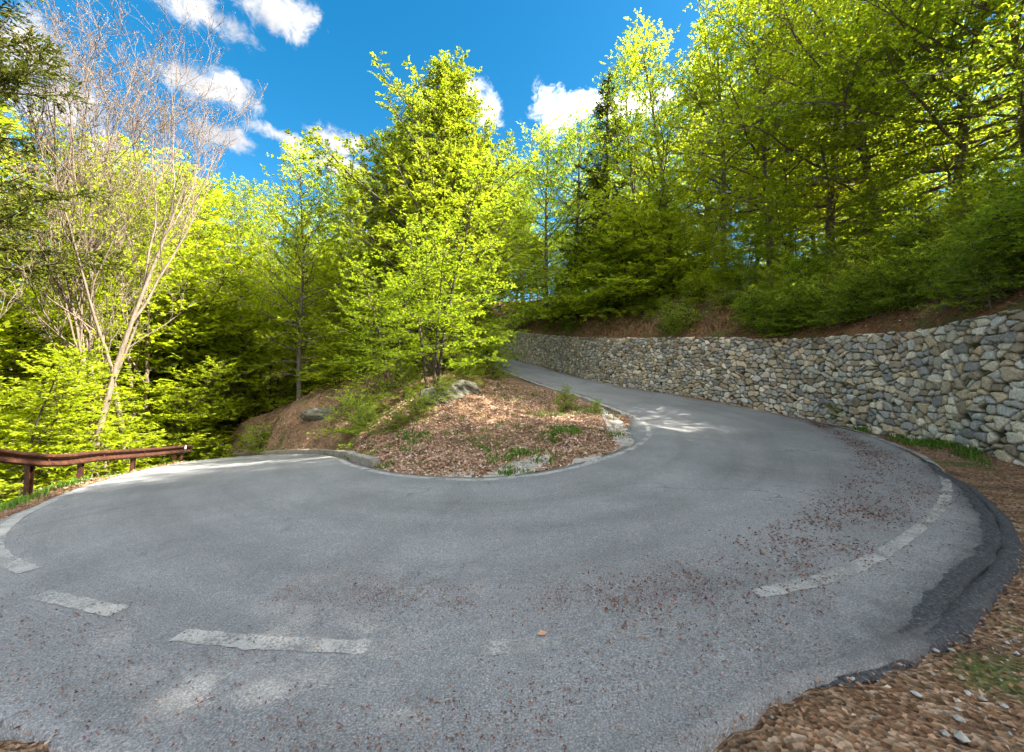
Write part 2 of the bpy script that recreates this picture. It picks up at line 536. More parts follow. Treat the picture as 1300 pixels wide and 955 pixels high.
# asphalt carries on a little beyond the inner line, wider at the apex
apex = np.array(G(824, 548, .12))
dap = np.linalg.norm(IN_LINE[:, :2] - apex[:2], axis=1)
off = 0.16 + 0.42 * np.exp(-(dap / 1.5) ** 2)
IN_E = IN_LINE.copy(); IN_E[:, :2] -= n_in * off[:, None]
NC = 44
tt = np.linspace(0, 1, NC) ** .8
RV = IN_E[:, None, :] * (1 - tt)[None, :, None] + OUT_E[:, None, :] * tt[None, :, None]
RV[:, :, 2] += 0.012 * fbm(RV[:, :, 0] * .8, RV[:, :, 1] * .8, 5) * np.sin(np.pi * tt)[None, :]
ROADZ = RV.copy()
# edge skirts, ragged on the outside
jit = 0.05 * fbm(s_in * 3, s_in * 0 + 2, 9)
n_out = normals2(OUT_E)
RV[:, -1, :2] += n_out * jit[:, None]
sk_i = RV[:, 0].copy(); sk_i[:, 2] -= .12
sk_o = RV[:, -1].copy(); sk_o[:, 2] -= .12; sk_o[:, :2] += n_out * .03
RV2 = np.concatenate([sk_i[:, None], RV, sk_o[:, None]], 1)
# a band of newer black asphalt along the outside right of the bend
ja = np.argmin(np.linalg.norm(OUT_E - np.array(G(960, 876, 0)), axis=1)); jb = np.argmin(np.linalg.norm(OUT_E - np.array(G(1160, 578, 0)), axis=1))
band = np.clip(np.minimum((np.arange(len(OUT_E)) - ja) / 25., (jb - np.arange(len(OUT_E))) / 14.), 0, 1)
dout_ = np.full(RV2.shape[:2], 9.0)
for a in range(len(RV2)):
    lo_, hi_ = max(0, a - 90), min(len(OUT_E), a + 90)
    dout_[a] = np.sqrt(((RV2[a, :, None, :2] - OUT_E[None, lo_:hi_, :2]) ** 2).sum(-1)).min(1)
bw_ = np.interp(np.arange(len(OUT_E)), np.arange(len(OUT_E)), band)
tarw = band[:, None] * np.clip(1.15 - dout_ / .50, 0, 1)
me = mesh_np('road', RV2.reshape(-1, 3), grid_faces(len(IN_E), NC + 2), M['asphalt'], True, attr=tarw.ravel())
uvl = me.uv_layers.new(name='UVMap')
li = np.zeros(len(me.loops), np.int32); me.loops.foreach_get('vertex_index', li)
smid = s_in[li // (NC + 2)]; tm = np.r_[0, tt, 1][li % (NC + 2)]
uvl.data.foreach_set('uv', np.stack([smid * .3, tm], 1).astype(np.float32).ravel())
tag(link('road', me), kind='structure')


def strip(name, P, width, mat, lift=0.006, rag=0.006, kindv='structure'):
    P, t = resample(P, step=0.06)
    n = normals2(P)
    a = P.copy(); b = P.copy()
    a[:, :2] += n * (width / 2 + rag * rng.standard_normal(len(P))[:, None]); b[:, :2] -= n * (width / 2 + rag * rng.standard_normal(len(P))[:, None])
    V = np.stack([a, b], 1).reshape(-1, 3)
    V[:, 2] = road_z(V[:, 0], V[:, 1]) + lift
    o = link(name, mesh_np(name, V, grid_faces(len(P), 2), mat, True))
    if kindv: tag(o, kind=kindv)
    return o


from mathutils.bvhtree import BVHTree
_f = grid_faces(len(IN_E), NC)
_bvh = BVHTree.FromPolygons([tuple(v) for v in ROADZ.reshape(-1, 3)], [tuple(int(q) for q in f) for f in _f])


def road_z(xs, ys):
    out = []
    for x, y in zip(np.ravel(xs), np.ravel(ys)):
        h = _bvh.ray_cast(Vector((x, y, 50)), Vector((0, 0, -1)))
        if h[0] is None:
            h = _bvh.find_nearest(Vector((x, y, 0.0)))
        out.append(h[0].z)
    return np.array(out)


def on_road(x, y):
    return _bvh.ray_cast(Vector((x, y, 50)), Vector((0, 0, -1)))[0] is not None


strip('inner_edge_line', IN_LINE, 0.12, M['line'])
LEFT_LINE = catmull([(-16.9, 18.7, -3), (-13.8, 16.9, -2.3), G(250, 587.5, -1.85), G(200, 596, -1.42), G(150, 608, -1.05), G(100, 624, -.8), G(50, 646, -.58), G(18, 665, -.45), G(-8, 692, -.3), G(-2, 710, -.25), G(36, 731, -.2)], .1)
strip('outer_edge_line', LEFT_LINE, 0.14, M['line'])
for pts in ([(50, 748), (95, 763), (152, 779)], [(228, 797), (330, 812), (400, 818), (468, 822)], [(600, 824), (700, 820), (800, 806), (875, 788)],
            [(960, 757), (1060, 733), (1116, 708)]):
    strip('outer_edge_line', catmull([G(x, y, -.08 if x < 200 else 0) for x, y in pts], .05), 0.12, M['line_right'] if pts[0][0] > 900 else M['line_faint'] if pts[0][0] > 500 else M['line_worn'])
RIGHT_LINE = catmull([G(1120, 706, 0), G(1170, 670, 0), G(1198, 638, 0), G(1200, 610, 0), G(1175, 582, 0), G(1130, 562, 0), G(1085, 547, 0), G(1030, 535, .05), G(960, 520, .25), G(900, 509, .45)], .1)
strip('outer_edge_line', RIGHT_LINE, 0.10, M['line_right'])

# black tarred lip along the outside of the bend
i0 = np.argmin(np.linalg.norm(OUT_E - np.array(G(1000, 866, 0)), axis=1)); i1 = np.argmin(np.linalg.norm(OUT_E - np.array(G(1150, 574, 0)), axis=1))
seg, sl = resample(OUT_E[i0:i1 + 1], step=0.04)
ns = normals2(seg)
prof = np.array([(-.24, .002), (-.19, .008), (-.15, .013), (-.12, .018), (-.09, .016), (-.082, .004), (-.072, .004), (-.064, .015), (-.01, .018), (.03, .01), (.07, -.01), (.11, -.06), (.15, -.14)])
wid = np.interp(np.arange(len(seg)), [0, len(seg) * .15, len(seg) * .6, len(seg)], [.15, .85, .7, .2])
BV = seg[:, None, :].repeat(len(prof), 1)
wob = 0.09 * fbm(sl * 1.1, sl * 0, 21)
tap = np.clip(np.minimum(np.arange(len(seg)) / (len(seg) * .22), (len(seg) - 1 - np.arange(len(seg))) / (len(seg) * .15)), 0, 1)
for k, (o_, h_) in enumerate(prof):
    BV[:, k, :2] += ns * ((o_ * wid) + wob + (0.05 * fbm(sl * 6, sl * 0 + k, 77, 5) if k in (0, 1, 11, 12) else 0))[:, None]
    BV[:, k, 2] = road_z(BV[:, k, 0], BV[:, k, 1]) + h_ * tap + (0.014 * fbm(sl * 9, sl * 0 + k * .9, 23, 5) if k > 1 else .002) * tap - .02 * (1 - tap)


m, t, out = material('tar')
_n = t.noise(objco(t), 45, 5, 0.7)
_a = t.new('ShaderNodeAttribute'); _a.attribute_name = 'tint'
principled(t, out, t.mix(_a.outputs['Fac'], t.ramp(_n, [(0.35, (0.02, 0.021, 0.024)), (0.55, (0.055, 0.058, 0.065)), (0.72, (0.17, 0.175, 0.18))]), (0.006, 0.006, 0.006)), 0.75, _n, 0.9, 0.015, 0.3)
M['tar'] = m
tag(link('road_edge_lip', mesh_np('road_edge_lip', BV.reshape(-1, 3), grid_faces(len(seg), len(prof)), M['tar'], True, attr=(np.array([0, 0, 0, 0, .3, 1, 1, .3, 0, 0, 0, 0, 0])[None] * np.clip(.35 + 1.6 * fbm(sl * 2.3, sl * 0, 29), 0, 1)[:, None]).ravel())), kind='structure')

# ------------------------------------------------------------------ retaining wall line
WALL = [(-40, 64, 6.4), (-28, 58, 5.9), (-15, 52.5, 5.1), (-6, 46.5, 4.25), D(643, 454, 39.2), D(700, 468, 32.3), D(760, 484, 25.3), D(850, 499.5, 20.1), D(930, 513, 16.9), G(1000, 527, .1), D(1100, 548, 11.6),
        D(1170, 562, 9.9), D(1300, 588, 7.4), (9.15, 5, -.05), (8.9, 2, -.05), (9.0, -3, -.05), (9.6, -9, 0), (11, -22, 0), (13, -45, 0)]
WALLc = catmull(WALL, 0.1)
WALLc, WS = resample(WALLc, step=0.12)
wn = -normals2(WALLc)                    # travel goes far-left -> right -> behind; hill side
if (wn[np.argmin(np.abs(WALLc[:, 1] - 10))][0] < 0): wn = -wn
# height of the wall along its run, read from the picture
hx = [-6, -3, 3.3, 5.5, 7.8, 9.3, 10.0, 10.4, 10.2]
hy = [46.5, 39.2, 32.3, 25.3, 20, 16.9, 14.5, 11.5, 9.9, 7.4, 2]
hh = [2.4, 2.6, 2.7, 2.75, 2.8, 2.8, 2.8, 2.8, 2.75, 2.8, 2.8]
WH = np.interp(-WALLc[:, 1], -np.array(hy), np.array(hh))
WT = WALLc[:, 2] + WH


def wall_near(x, y):
    """index of nearest wall sample and signed distance to the hill side"""
    x = np.atleast_1d(x).astype(float); y = np.atleast_1d(y).astype(float)
    idx = np.zeros(len(x), int); sg = np.zeros(len(x))
    W2 = WALLc[::3, :2]; N2 = wn[::3]
    for a in range(0, len(x), 4000):
        dx = x[a:a + 4000, None] - W2[None, :, 0]; dy = y[a:a + 4000, None] - W2[None, :, 1]
        d2 = dx * dx + dy * dy
        i = d2.argmin(1); r = np.arange(len(i))
        idx[a:a + 4000] = i * 3
        sg[a:a + 4000] = np.sqrt(d2[r, i]) * np.sign(dx[r, i] * N2[i, 0] + dy[r, i] * N2[i, 1])
    return idx, sg


def hill_prof(t_, Yw):
    steep = 5.2 * (1 - np.exp(-np.maximum(t_, 0) / 6.0)) + 0.10 * t_
    return steep * np.interp(Yw, [-60, 0, 12, 30, 60], [1.1, 1.0, 1.0, .92, .85])


def hill_z(x, y):
    i, t_ = wall_near(x, y)
    base = WT[i] - 0.06
    z = base + hill_prof(t_, WALLc[i, 1]) + fbm(np.asarray(x) * .5, np.asarray(y) * .5, 31) * np.clip(t_ / 2, 0, 1) * .9
    z = z + fbm(np.asarray(x) * 2.5, np.asarray(y) * 2.5, 35) * np.clip(t_ / 1.0, 0, 1) * .18
    return z, t_


# ------------------------------------------------------------------ ground
K = []
for P in (IN_E[::12], OUT_E[::14]):
    K += [tuple(p) for p in P if p[1] < 44]
K += [D(600, 480, 17.5), D(575, 484, 14.5), D(545, 488, 15), D(520, 505, 13.5), D(560, 540, 10.5), D(620, 530, 11.5), D(640, 560, 9.2), D(680, 520, 13.5), D(740, 535, 11.5), D(700, 560, 9), D(600, 585, 7.5), D(520, 565, 9.3),
      D(480, 530, 13), D(460, 560, 10.7), D(470, 500, 18), D(430, 540, 15.5), D(400, 530, 18.5), D(350, 540, 19.3), D(300, 545, 22.5), D(250, 552, 25.5), D(350, 520, 24), D(280, 520, 29), D(450, 488, 27), D(560, 470, 24),
      (-12, 38, .6), (-25, 38, -1.0), (-5, 33, 2.2), (-40, 50, -1), (-20, 60, 3), (-70, 60, -2), (0, 80, 6), (-60, 110, 4), (60, 120, 10), (-120, 60, -6), (-150, 150, 4), (0, 200, 12), (150, 150, 14),
      (-15, 12, -3.6), (-13.5, 8, -3.3), (-11.5, 4.5, -2.4), (-9.2, 6.8, -.95), (-11.1, 9.4, -1.25), (-12.6, 12.5, -1.9), (-14.9, 16, -2.9), (-8, 3.6, -.6), (-18, 15.5, -4.5), (-22, 10, -6), (-30, 18, -7.5), (-45, 20, -9), (-45, 35, -7), (-30, 0, -7), (-14, 0, -2.6), (-60, -10, -9), (-120, -20, -12),
      (-7, 1.5, -.35), (-4, 0.5, -.1), (-3, -3, -.2), (0, 0.4, -.03), (0, -3, -.05), (4, 0, 0), (6, 2.5, .0), (7.3, 4.2, .02), (8.6, 6.4, .03), (9.3, 8.2, .05), (9.0, 2, -.02), (9, -4, 0), (0, -12, -.6), (-15, -15, -4), (12, -30, 0), (0, -45, -3), (60, -60, 0), (-60, -60, -10)]
i_w = range(0, len(WALLc), 22)
K += [(WALLc[i, 0] + wn[i, 0] * .5, WALLc[i, 1] + wn[i, 1] * .5, WALLc[i, 2]) for i in i_w if WALLc[i, 1] > -10]
K += [(40, 10, 0), (40, 40, 2), (60, 0, 0), (100, 60, 4)]
K = np.array(K)


def tpsk(d2):
    return 0.5 * d2 * np.log(d2 + 1e-6)


_d = ((K[:, None, :2] - K[None, :, :2]) ** 2).sum(-1)
nK = len(K)
A = np.zeros((nK + 3, nK + 3)); A[:nK, :nK] = tpsk(_d) + np.eye(nK) * 0.02
A[:nK, nK] = 1; A[:nK, nK + 1:nK + 3] = K[:, :2]; A[nK:, :nK] = A[:nK, nK:].T
sol = np.linalg.solve(A, np.r_[K[:, 2], 0, 0, 0])


def tps(x, y):
    x = np.asarray(x, float).ravel(); y = np.asarray(y, float).ravel(); out = np.zeros(len(x))
    for a in range(0, len(x), 20000):
        xa, ya = x[a:a + 20000], y[a:a + 20000]
        d2 = (xa[:, None] - K[None, :, 0]) ** 2 + (ya[:, None] - K[None, :, 1]) ** 2
        out[a:a + 20000] = tpsk(d2) @ sol[:nK] + sol[nK] + sol[nK + 1] * xa + sol[nK + 2] * ya
    return out


EDGE = np.vstack([IN_E[::2], OUT_E[::2]])


def edge_d(x, y):
    """distance to the nearest asphalt edge and that edge's height"""
    x = np.asarray(x, float).ravel(); y = np.asarray(y, float).ravel(); d = np.zeros(len(x)); z = np.zeros(len(x))
    for a in range(0, len(x), 6000):
        d2 = (x[a:a + 6000, None] - EDGE[None, :, 0]) ** 2 + (y[a:a + 6000, None] - EDGE[None, :, 1]) ** 2
        i = d2.argmin(1); d[a:a + 6000] = np.sqrt(d2[np.arange(len(i)), i]); z[a:a + 6000] = EDGE[i, 2]
    return d, z


def low_z(x, y):
    x = np.asarray(x, float).ravel(); y = np.asarray(y, float).ravel()
    z = tps(x, y)
    d, ez = edge_d(x, y)
    k = np.clip(d / .6, 0, 1)
    z = (ez - .03) * (1 - k) + z * k
    z += np.clip(d / 1.5, 0, 1) * (fbm(x * .7, y * .7, 41) * .22 + fbm(x * 4, y * 4, 45) * .05) + np.clip(d / .3, 0, 1) * fbm(x * 9, y * 9, 47) * .02
    return z


def ground_z(x, y):
    i, t_ = wall_near(x, y)
    if t_[0] > 0.3: return float(hill_z([x], [y])[0][0])
    return float(low_z([x], [y])[0])


def axis(lo, hi, dlo, dhi, d0, gr):
    a = list(np.arange(dlo, dhi, d0)); s = d0; x = dhi
    while x < hi: a.append(x); s *= gr; x += s
    a.append(hi); s = d0; x = dlo; pre = []
    while x > lo: s *= gr; x -= s; pre.append(x)
    return np.array(sorted(pre) + a)


gx = axis(-260, 260, -9, 10, .13, 1.045); gy = axis(-70, 420, 0, 15, .13, 1.035)
GX, GY = np.meshgrid(gx, gy, indexing='ij')
gz = low_z(GX, GY)
x_, y_ = GX.ravel(), GY.ravel()
# sink below the road
inside = np.zeros(len(x_), bool)
poly = np.vstack([IN_E[:, :2], OUT_E[::-1, :2]])
for a in range(0, len(x_), 20000):
    px_, py_ = x_[a:a + 20000], y_[a:a + 20000]
    c = np.zeros(len(px_), bool)
    for (xa, ya), (xb, yb) in zip(poly, np.roll(poly, -1, 0)):
        if ya == yb: continue
        c ^= ((ya > py_) != (yb > py_)) & (px_ < (xb - xa) * (py_ - ya) / (yb - ya) + xa)
    inside[a:a + 20000] = c
dE, eZ = edge_d(x_, y_)
gz = np.where(inside, np.minimum(gz, eZ) - .04 - np.clip(dE * .6, 0, .6), gz)
wi, wt_ = wall_near(x_, y_)
gz = np.where(wt_ > .15, np.minimum(gz, WALLc[wi, 2] - .4), gz)
me = mesh_np('ground', np.stack([x_, y_, gz], 1), grid_faces(len(gx), len(gy)), M['litter'], True)
tag(link('ground', me), kind='structure')

# hillside above the wall
sel = slice(0, len(WALLc), 2)
tv = [0.115, 0.12, .25, .4, .6, .8]
while tv[-1] < 120: tv.append(tv[-1] + .16 + tv[-1] * .03)
tv = np.array(tv)
Ws = WALLc[sel]; Ns = wn[sel]
HX = Ws[:, None, 0] + Ns[:, None, 0] * tv; HY = Ws[:, None, 1] + Ns[:, None, 1] * tv
HZ = (WT[sel] - .06)[:, None] + hill_prof(tv[None, :], Ws[:, 1:2]) + fbm(HX * .5, HY * .5, 31) * np.clip(tv / 2, 0, 1) * .9 + fbm(HX * 2.5, HY * 2.5, 35) * np.clip(tv, 0, 1) * .18
HZ[:, 0] -= .6
tag(link('hillside', mesh_np('hillside', np.stack([HX, HY, HZ], -1).reshape(-1, 3), grid_faces(len(Ws), len(tv)), M['hill'], True)), kind='structure')

# ------------------------------------------------------------------ rubble wall
iw0 = np.argmin(np.abs(WALLc[:, 0] + 15) + np.abs(WALLc[:, 1] - 52.5)); iw1 = np.argmin(np.linalg.norm(WALLc[:, :2] - np.array([9.0, -3]), axis=1))
sN = WS[iw0:iw1]
# denser close to the viewpoint
near = 1 / np.clip(np.hypot(WALLc[iw0:iw1, 0], WALLc[iw0:iw1, 1]) / 11, .85, 3.0)
cum = np.cumsum(near); cum = (cum - cum[0]) / (cum[-1] - cum[0])
ss = np.interp(np.linspace(0, 1, 1750), cum, sN)
px_ = np.interp(ss, WS, WALLc[:, 0]); py_ = np.interp(ss, WS, WALLc[:, 1]); pz_ = np.interp(ss, WS, WALLc[:, 2]); ph_ = np.interp(ss, WS, WH)
nx_ = np.interp(ss, WS, wn[:, 0]); ny_ = np.interp(ss, WS, wn[:, 1])
vv = np.r_[np.linspace(-.3, 0, 6)[:-1], np.linspace(0, 1, 112), 1 + np.linspace(.005, .14, 12)]
SS, VV = np.meshgrid(ss, vv, indexing='ij')
Hm = ph_[:, None]
hv = VV * Hm                                    # metres up the face, carries on over the top
CW, CH = .25, .17
su = SS + .10 * fbm(SS * .9, hv * 1.3, 61); sv = hv + .07 * fbm(SS * 1.1, hv * .8, 62)
ci = np.floor(su / CW).astype(int); cj = np.floor(sv / CH).astype(int)
f1 = np.full(su.shape, 9.); f2 = np.full(su.shape, 9.); ida = np.zeros(su.shape, int); idb = np.zeros(su.shape, int); fx1 = np.zeros(su.shape); fy1 = np.zeros(su.shape)
for dj in (-2, -1, 0, 1, 2):
    for di in (-2, -1, 0, 1, 2):
        a, b = ci + di, cj + dj
        cx = (a + .5 + (hsh(a, b, 1) - .5) * .95 + .5 * (b % 2)) * CW; cy = (b + .5 + (hsh(a, b, 2) - .5) * .85) * CH
        asp = 0.8 + .7 * hsh(a, b, 4)
        ddx = (su - cx) / asp; ddy = (sv - cy) * (1.15 * asp ** .5)
        d = (np.abs(ddx) ** 3.4 + np.abs(ddy) ** 3.4) ** (1 / 3.4) - .085 * hsh(a, b, 3) ** 1.5
        c1 = d < f1
        f2 = np.where(c1, f1, np.minimum(f2, d)); f1 = np.where(c1, d, f1)
        ida = np.where(c1, a, ida); idb = np.where(c1, b, idb)
        fx1 = np.where(c1, su - cx, fx1); fy1 = np.where(c1, sv - cy, fy1)
e = f2 - f1 + .008 * fbm(SS * 14, hv * 14, 66)
k = np.clip((e - .013) / .024, 0, 1); k = k ** .6
body = k * (.07 + .03 * hsh(ida, idb, 5)) + k * ((hsh(ida, idb, 6) - .5) * .30 * fx1 + (hsh(ida, idb, 7) - .5) * .35 * fy1) + k * .02 * fbm(SS * 6, hv * 6, 67, 3)
top = VV > 1
ov = np.where(top, (VV - 1) * Hm, 0)
hz_ = np.minimum(hv, Hm)
topk = np.clip((hv - Hm + .25) / .25, 0, 1) * (hsh(ida, idb, 8) - .5) * .05
dout = np.where(top, 0, body)
back_ = .09 * hz_ + ov - .10
X3 = px_[:, None] + nx_[:, None] * (back_ - dout); Y3 = py_[:, None] + ny_[:, None] * (back_ - dout)
Z3 = pz_[:, None] + hz_ + topk + np.where(top, body * .5, 0) - np.clip(ov, 0, 1) * .1
rr = hsh(ida, idb, 11); r2 = hsh(ida, idb, 12)[..., None]
pal = np.array([(.30, .31, .31), (.40, .39, .37), (.35, .30, .23), (.25, .21, .165), (.50, .46, .39), (.24, .245, .25), (.42, .35, .26), (.38, .36, .32)])
tone = pal[(rr * 7.999).astype(int)] * (.75 + .75 * r2) * np.array([1.15, 1.09, .98])
me = mesh_np('stone_face', np.stack([X3, Y3, Z3], -1).reshape(-1, 3), grid_faces(len(ss), len(vv)), M['stone'], True, attr=(np.clip((e - .012) / .02, 0, 1) * np.where(VV > 1.012, .0, 1)).ravel(), col=tone.reshape(-1, 3))
wl = link('retaining_wall', me)
tag(wl, 'long curving rubble stone retaining wall below the wooded hillside', 'wall')


# ------------------------------------------------------------------ trees
def tube_arrays(lines, sides=5):
    """lines: list of (pts(n,3), radii(n)) -> V, F quads"""
    Vs, Fs, off_ = [], [], 0
    ang = np.linspace(0, 2 * np.pi, sides, endpoint=False)
    ca, sa = np.cos(ang), np.sin(ang)
    for P, r in lines:
        P = np.asarray(P, float); r = np.asarray(r, float)
        T = np.gradient(P, axis=0); T /= np.linalg.norm(T, axis=1)[:, None] + 1e-9
        ref = np.array([0, 0, 1.]) if abs(T[0, 2]) < .8 else np.array([1., 0, 0])
        U = np.cross(T, ref); U /= np.linalg.norm(U, axis=1)[:, None] + 1e-9
        W_ = np.cross(T, U)
        V = P[:, None] + r[:, None, None] * (U[:, None] * ca[None, :, None] + W_[:, None] * sa[None, :, None])
        n = len(P)
        i = np.arange(n - 1)[:, None] * sides; j = np.arange(sides)[None]; j2 = (j + 1) % sides
        Fs.append(np.stack([i + j, i + j2, i + sides + j2, i + sides + j], -1).reshape(-1, 4) + off_)
        Vs.append(V.reshape(-1, 3)); off_ += n * sides
    return np.vstack(Vs), np.vstack(Fs)


def leaves_mesh(name, base, dirn, nrm, size, aspect, tint, mat, rg):
    """rhombic folded leaves"""
    n = len(base)
    dirn = dirn / (np.linalg.norm(dirn, axis=1)[:, None] + 1e-9)
    side = np.cross(dirn, nrm); side /= np.linalg.norm(side, axis=1)[:, None] + 1e-9
    up = np.cross(side, dirn)
    L = size[:, None]; W_ = L * aspect * .5
    V = np.stack([base, base + dirn * L * .45 + side * W_ + up * W_ * .25, base + dirn * L - up * L * .08, base + dirn * L * .45 - side * W_ + up * W_ * .25], 1).reshape(-1, 3)
    Fq = np.arange(4 * n).reshape(-1, 4)
    return mesh_np(name, V, Fq, mat, False, attr=np.repeat(tint, 4))


def bend_line(p, d, L, n, rg, wig=.12, up=0.0):
    pts = [np.array(p, float)]; d = np.array(d, float); d /= np.linalg.norm(d)
    for _ in range(n):
        d = d + rg.standard_normal(3) * wig / n ** .5 * 1.2 + np.array([0, 0, up / n]); d /= np.linalg.norm(d)
        pts.append(pts[-1] + d * L / n)
    return np.array(pts)


PROTO = {}


def leafy_tree(name, seed, H, cb, Rc, nprim, prof, elev, droop, lsize, bark, leaf, r0, sec_gap=.42, twig_gap=.26, nl=7, planar=.75, stems=1, lean=.0, tw=.5, asp=.62, sides=7, open_=0.0, tintfn=None, wig=.10):
    rg = np.random.default_rng(seed)
    lines, fine = [], []
    tb, td, tu = [], [], []
    for st in range(stems):
        a0 = rg.uniform(0, 6.28)
        Hs = H * (1 if st == 0 else rg.uniform(.6, .92))
        d0 = np.array([math.cos(a0) * (lean + .12 * (stems > 1)), math.sin(a0) * (lean + .12 * (stems > 1)), 1])
        tr_ = bend_line((math.cos(a0) * .12 * (stems > 1), math.sin(a0) * .12 * (stems > 1), -.4), d0, Hs + .4, 16, rg, wig, .12)
        hs = np.linspace(0, 1, 17)
        rad = r0 * (1 - hs * .93) ** .85 * (Hs / H); rad[0] *= 1.5; rad[1] *= 1.12
        lines.append((tr_, rad))
        npr = int(nprim / stems ** .6)
        for i in range(npr):
            q = (i + rg.uniform(.1, .9)) / npr
            h = cb + (1 - cb) * q ** .95 * .985
            p = np.array([np.interp(h, hs, tr_[:, k_]) for k_ in range(3)])
            az = a0 + i * 2.39996 + rg.normal(0, .35)
            el = elev(q) + rg.normal(0, .09)
            L = Rc * prof(q) * rg.uniform(.62, 1.12) * (Hs / H)
            if rg.uniform() < open_: continue
            d = np.array([math.cos(az) * math.cos(el), math.sin(az) * math.cos(el), math.sin(el)])
            n = 8
            br = bend_line(p, d, L, n, rg, .22, droop)
            rr_ = max(.012, .45 * np.interp(h, hs, rad)) * min(1, L / Rc * 1.3 + .2) * np.linspace(1, .18, n + 1)
            lines.append((br, rr_))
            dl = np.r_[0, np.cumsum(np.linalg.norm(np.diff(br, axis=0), axis=1))]
            ns_ = max(2, int(L / sec_gap))
            for j in range(ns_ + 1):
                u = .16 + .84 * (j + rg.uniform(-.3, .3)) / ns_
                u = min(max(u, .1), 1.0)
                pp = np.array([np.interp(u * dl[-1], dl, br[:, k_]) for k_ in range(3)])
                ii = min(n - 1, int(u * n)); bd = br[ii + 1] - br[ii]; bd /= np.linalg.norm(bd)
                sd_ = np.cross(bd, (0, 0, 1.)); sd_ /= np.linalg.norm(sd_) + 1e-9
                s_ = 1 if j % 2 else -1
                if j == ns_: sdir = bd
                else: sdir = bd * rg.uniform(.5, .9) + sd_ * s_ * planar + rg.standard_normal(3) * (1 - planar) * .9 + np.array([0, 0, .08])
                sL = (.30 + .50 * L * (1 - u) * .8 + .1) * rg.uniform(.7, 1.2)
                sL = min(sL, 1.7)
                sb = bend_line(pp, sdir, sL, 4, rg, .2, droop * .6)
                fine.append((sb, np.linspace(.011, .003, 5) * (1 + r0 * 2)))
                nt = max(1, int(sL / twig_gap))
                for k2 in range(nt + 1):
                    uu = min(1, (k2 + rg.uniform(.2, .8)) / (nt + .5))
                    ip = min(3, int(uu * 4)); fr = uu * 4 - ip
                    tp = sb[ip] * (1 - fr) + sb[ip + 1] * fr
                    tdv = sb[ip + 1] - sb[ip]; tdv /= np.linalg.norm(tdv)
                    s2 = np.cross(tdv, (0, 0, 1.)); s2 /= np.linalg.norm(s2) + 1e-9
                    v = tdv * .8 + s2 * (1 if k2 % 2 else -1) * .9 * planar + rg.standard_normal(3) * (.12 + (1 - planar) * .8)
                    tb.append(tp); td.append(v / np.linalg.norm(v)); tu.append(rg.standard_normal(3) * (.28 + (1 - planar) * .8) + np.array([0, 0, 1.]))
    tb, td, tu = map(np.array, (tb, td, tu))
    n = len(tb)
    q = rg.uniform(.0, 1, (n, nl)); tl = tw * rg.uniform(.6, 1.2, (n, 1))
    base = tb[:, None] + td[:, None] * (q * tl)[..., None]
    sdv = np.cross(td, tu); sdv /= np.linalg.norm(sdv, axis=1)[:, None] + 1e-9
    alt = np.where(np.arange(nl) % 2, 1., -1.)[None, :, None]
    dv = td[:, None] * .8 + sdv[:, None] * alt * .8 + rg.standard_normal((n, nl, 3)) * .25
    nv = tu[:, None] + rg.standard_normal((n, nl, 3)) * .35
    base += rg.standard_normal(base.shape) * .015
    clump = np.repeat(rg.normal(.5, .13, n), nl)
    tint = np.clip(clump + rg.normal(0, .16, n * nl), 0, 1)
    if tintfn is not None: tint = np.clip(tint + tintfn(base.reshape(-1, 3)), 0, 1)
    size = lsize * rg.uniform(.65, 1.25, n * nl)
    crown = leaves_mesh(name + '_crown', base.reshape(-1, 3), dv.reshape(-1, 3), nv.reshape(-1, 3), size, asp, tint, leaf, rg)
    V1, F1 = tube_arrays(lines, sides); V2, F2 = tube_arrays(fine, 3)
    tm_ = mesh_np(name + '_trunk', np.vstack([V1, V2]), np.vstack([F1, F2 + len(V1)]), bark, True)
    PROTO[name] = (tm_, crown, H)


beechp = lambda q: (1 - q) ** .55 * (.55 + .75 * min(1, q * 3.5)) + .05
conep = lambda q: (1 - q) ** .8 + .04
up_ = lambda a, b: (lambda q: a + (b - a) * q)
leafy_tree('beech_a', 1, 14, .14, 4.2, 80, beechp, up_(.10, 1.0), .12, .132, M['bark_grey'], M['leaf_beech'], .16, open_=.22, nl=9)
leafy_tree('beech_b', 2, 15, .22, 4.3, 74, beechp, up_(.2, 1.05), .05, .14, M['bark_grey'], M['leaf_beech'], .17, open_=.22, nl=9)
leafy_tree('beech_c', 3, 13, .10, 3.7, 84, beechp, up_(.05, .9), .1, .135, M['bark_grey'], M['leaf_gold'], .13, nl=9)
leafy_tree('slim_beech', 4, 13, .30, 2.7, 60, beechp, up_(.2, .9), .0, .17, M['bark_grey'], M['leaf_beech'], .095)
leafy_tree('near_beech', 5, 7, .20, 2.5, 46, conep, up_(.1, .75), -.02, .082, M['bark_dark'], M['leaf_beech'], .06, sec_gap=.24, twig_gap=.15, nl=9, tw=.32, planar=.9, stems=3)
leafy_tree('bushy_beech', 7, 7, .04, 2.9, 60, conep, up_(.05, .75), -.02, .125, M['bark_dark'], M['leaf_beech'], .06, sec_gap=.3, twig_gap=.2, nl=9, tw=.36, planar=.85, stems=2)
leafy_tree('spread_beech', 6, 11, .10, 4.8, 84, beechp, up_(.0, .8), .08, .105, M['bark_grey'], M['leaf_beech'], .13, sec_gap=.32, twig_gap=.2, nl=8, planar=.88, open_=.22)
leafy_tree('tufted', 8, 16, .10, 5.2, 150, lambda q: (1 - q) ** .58 * (.75 + .4 * min(1, q * 3)) + .03, up_(.45, 1.15), .35, .115, M['bark_grey'], M['leaf_olive'], .2, sec_gap=.34, twig_gap=.2, nl=13, planar=.35, tw=.36, wig=.03)
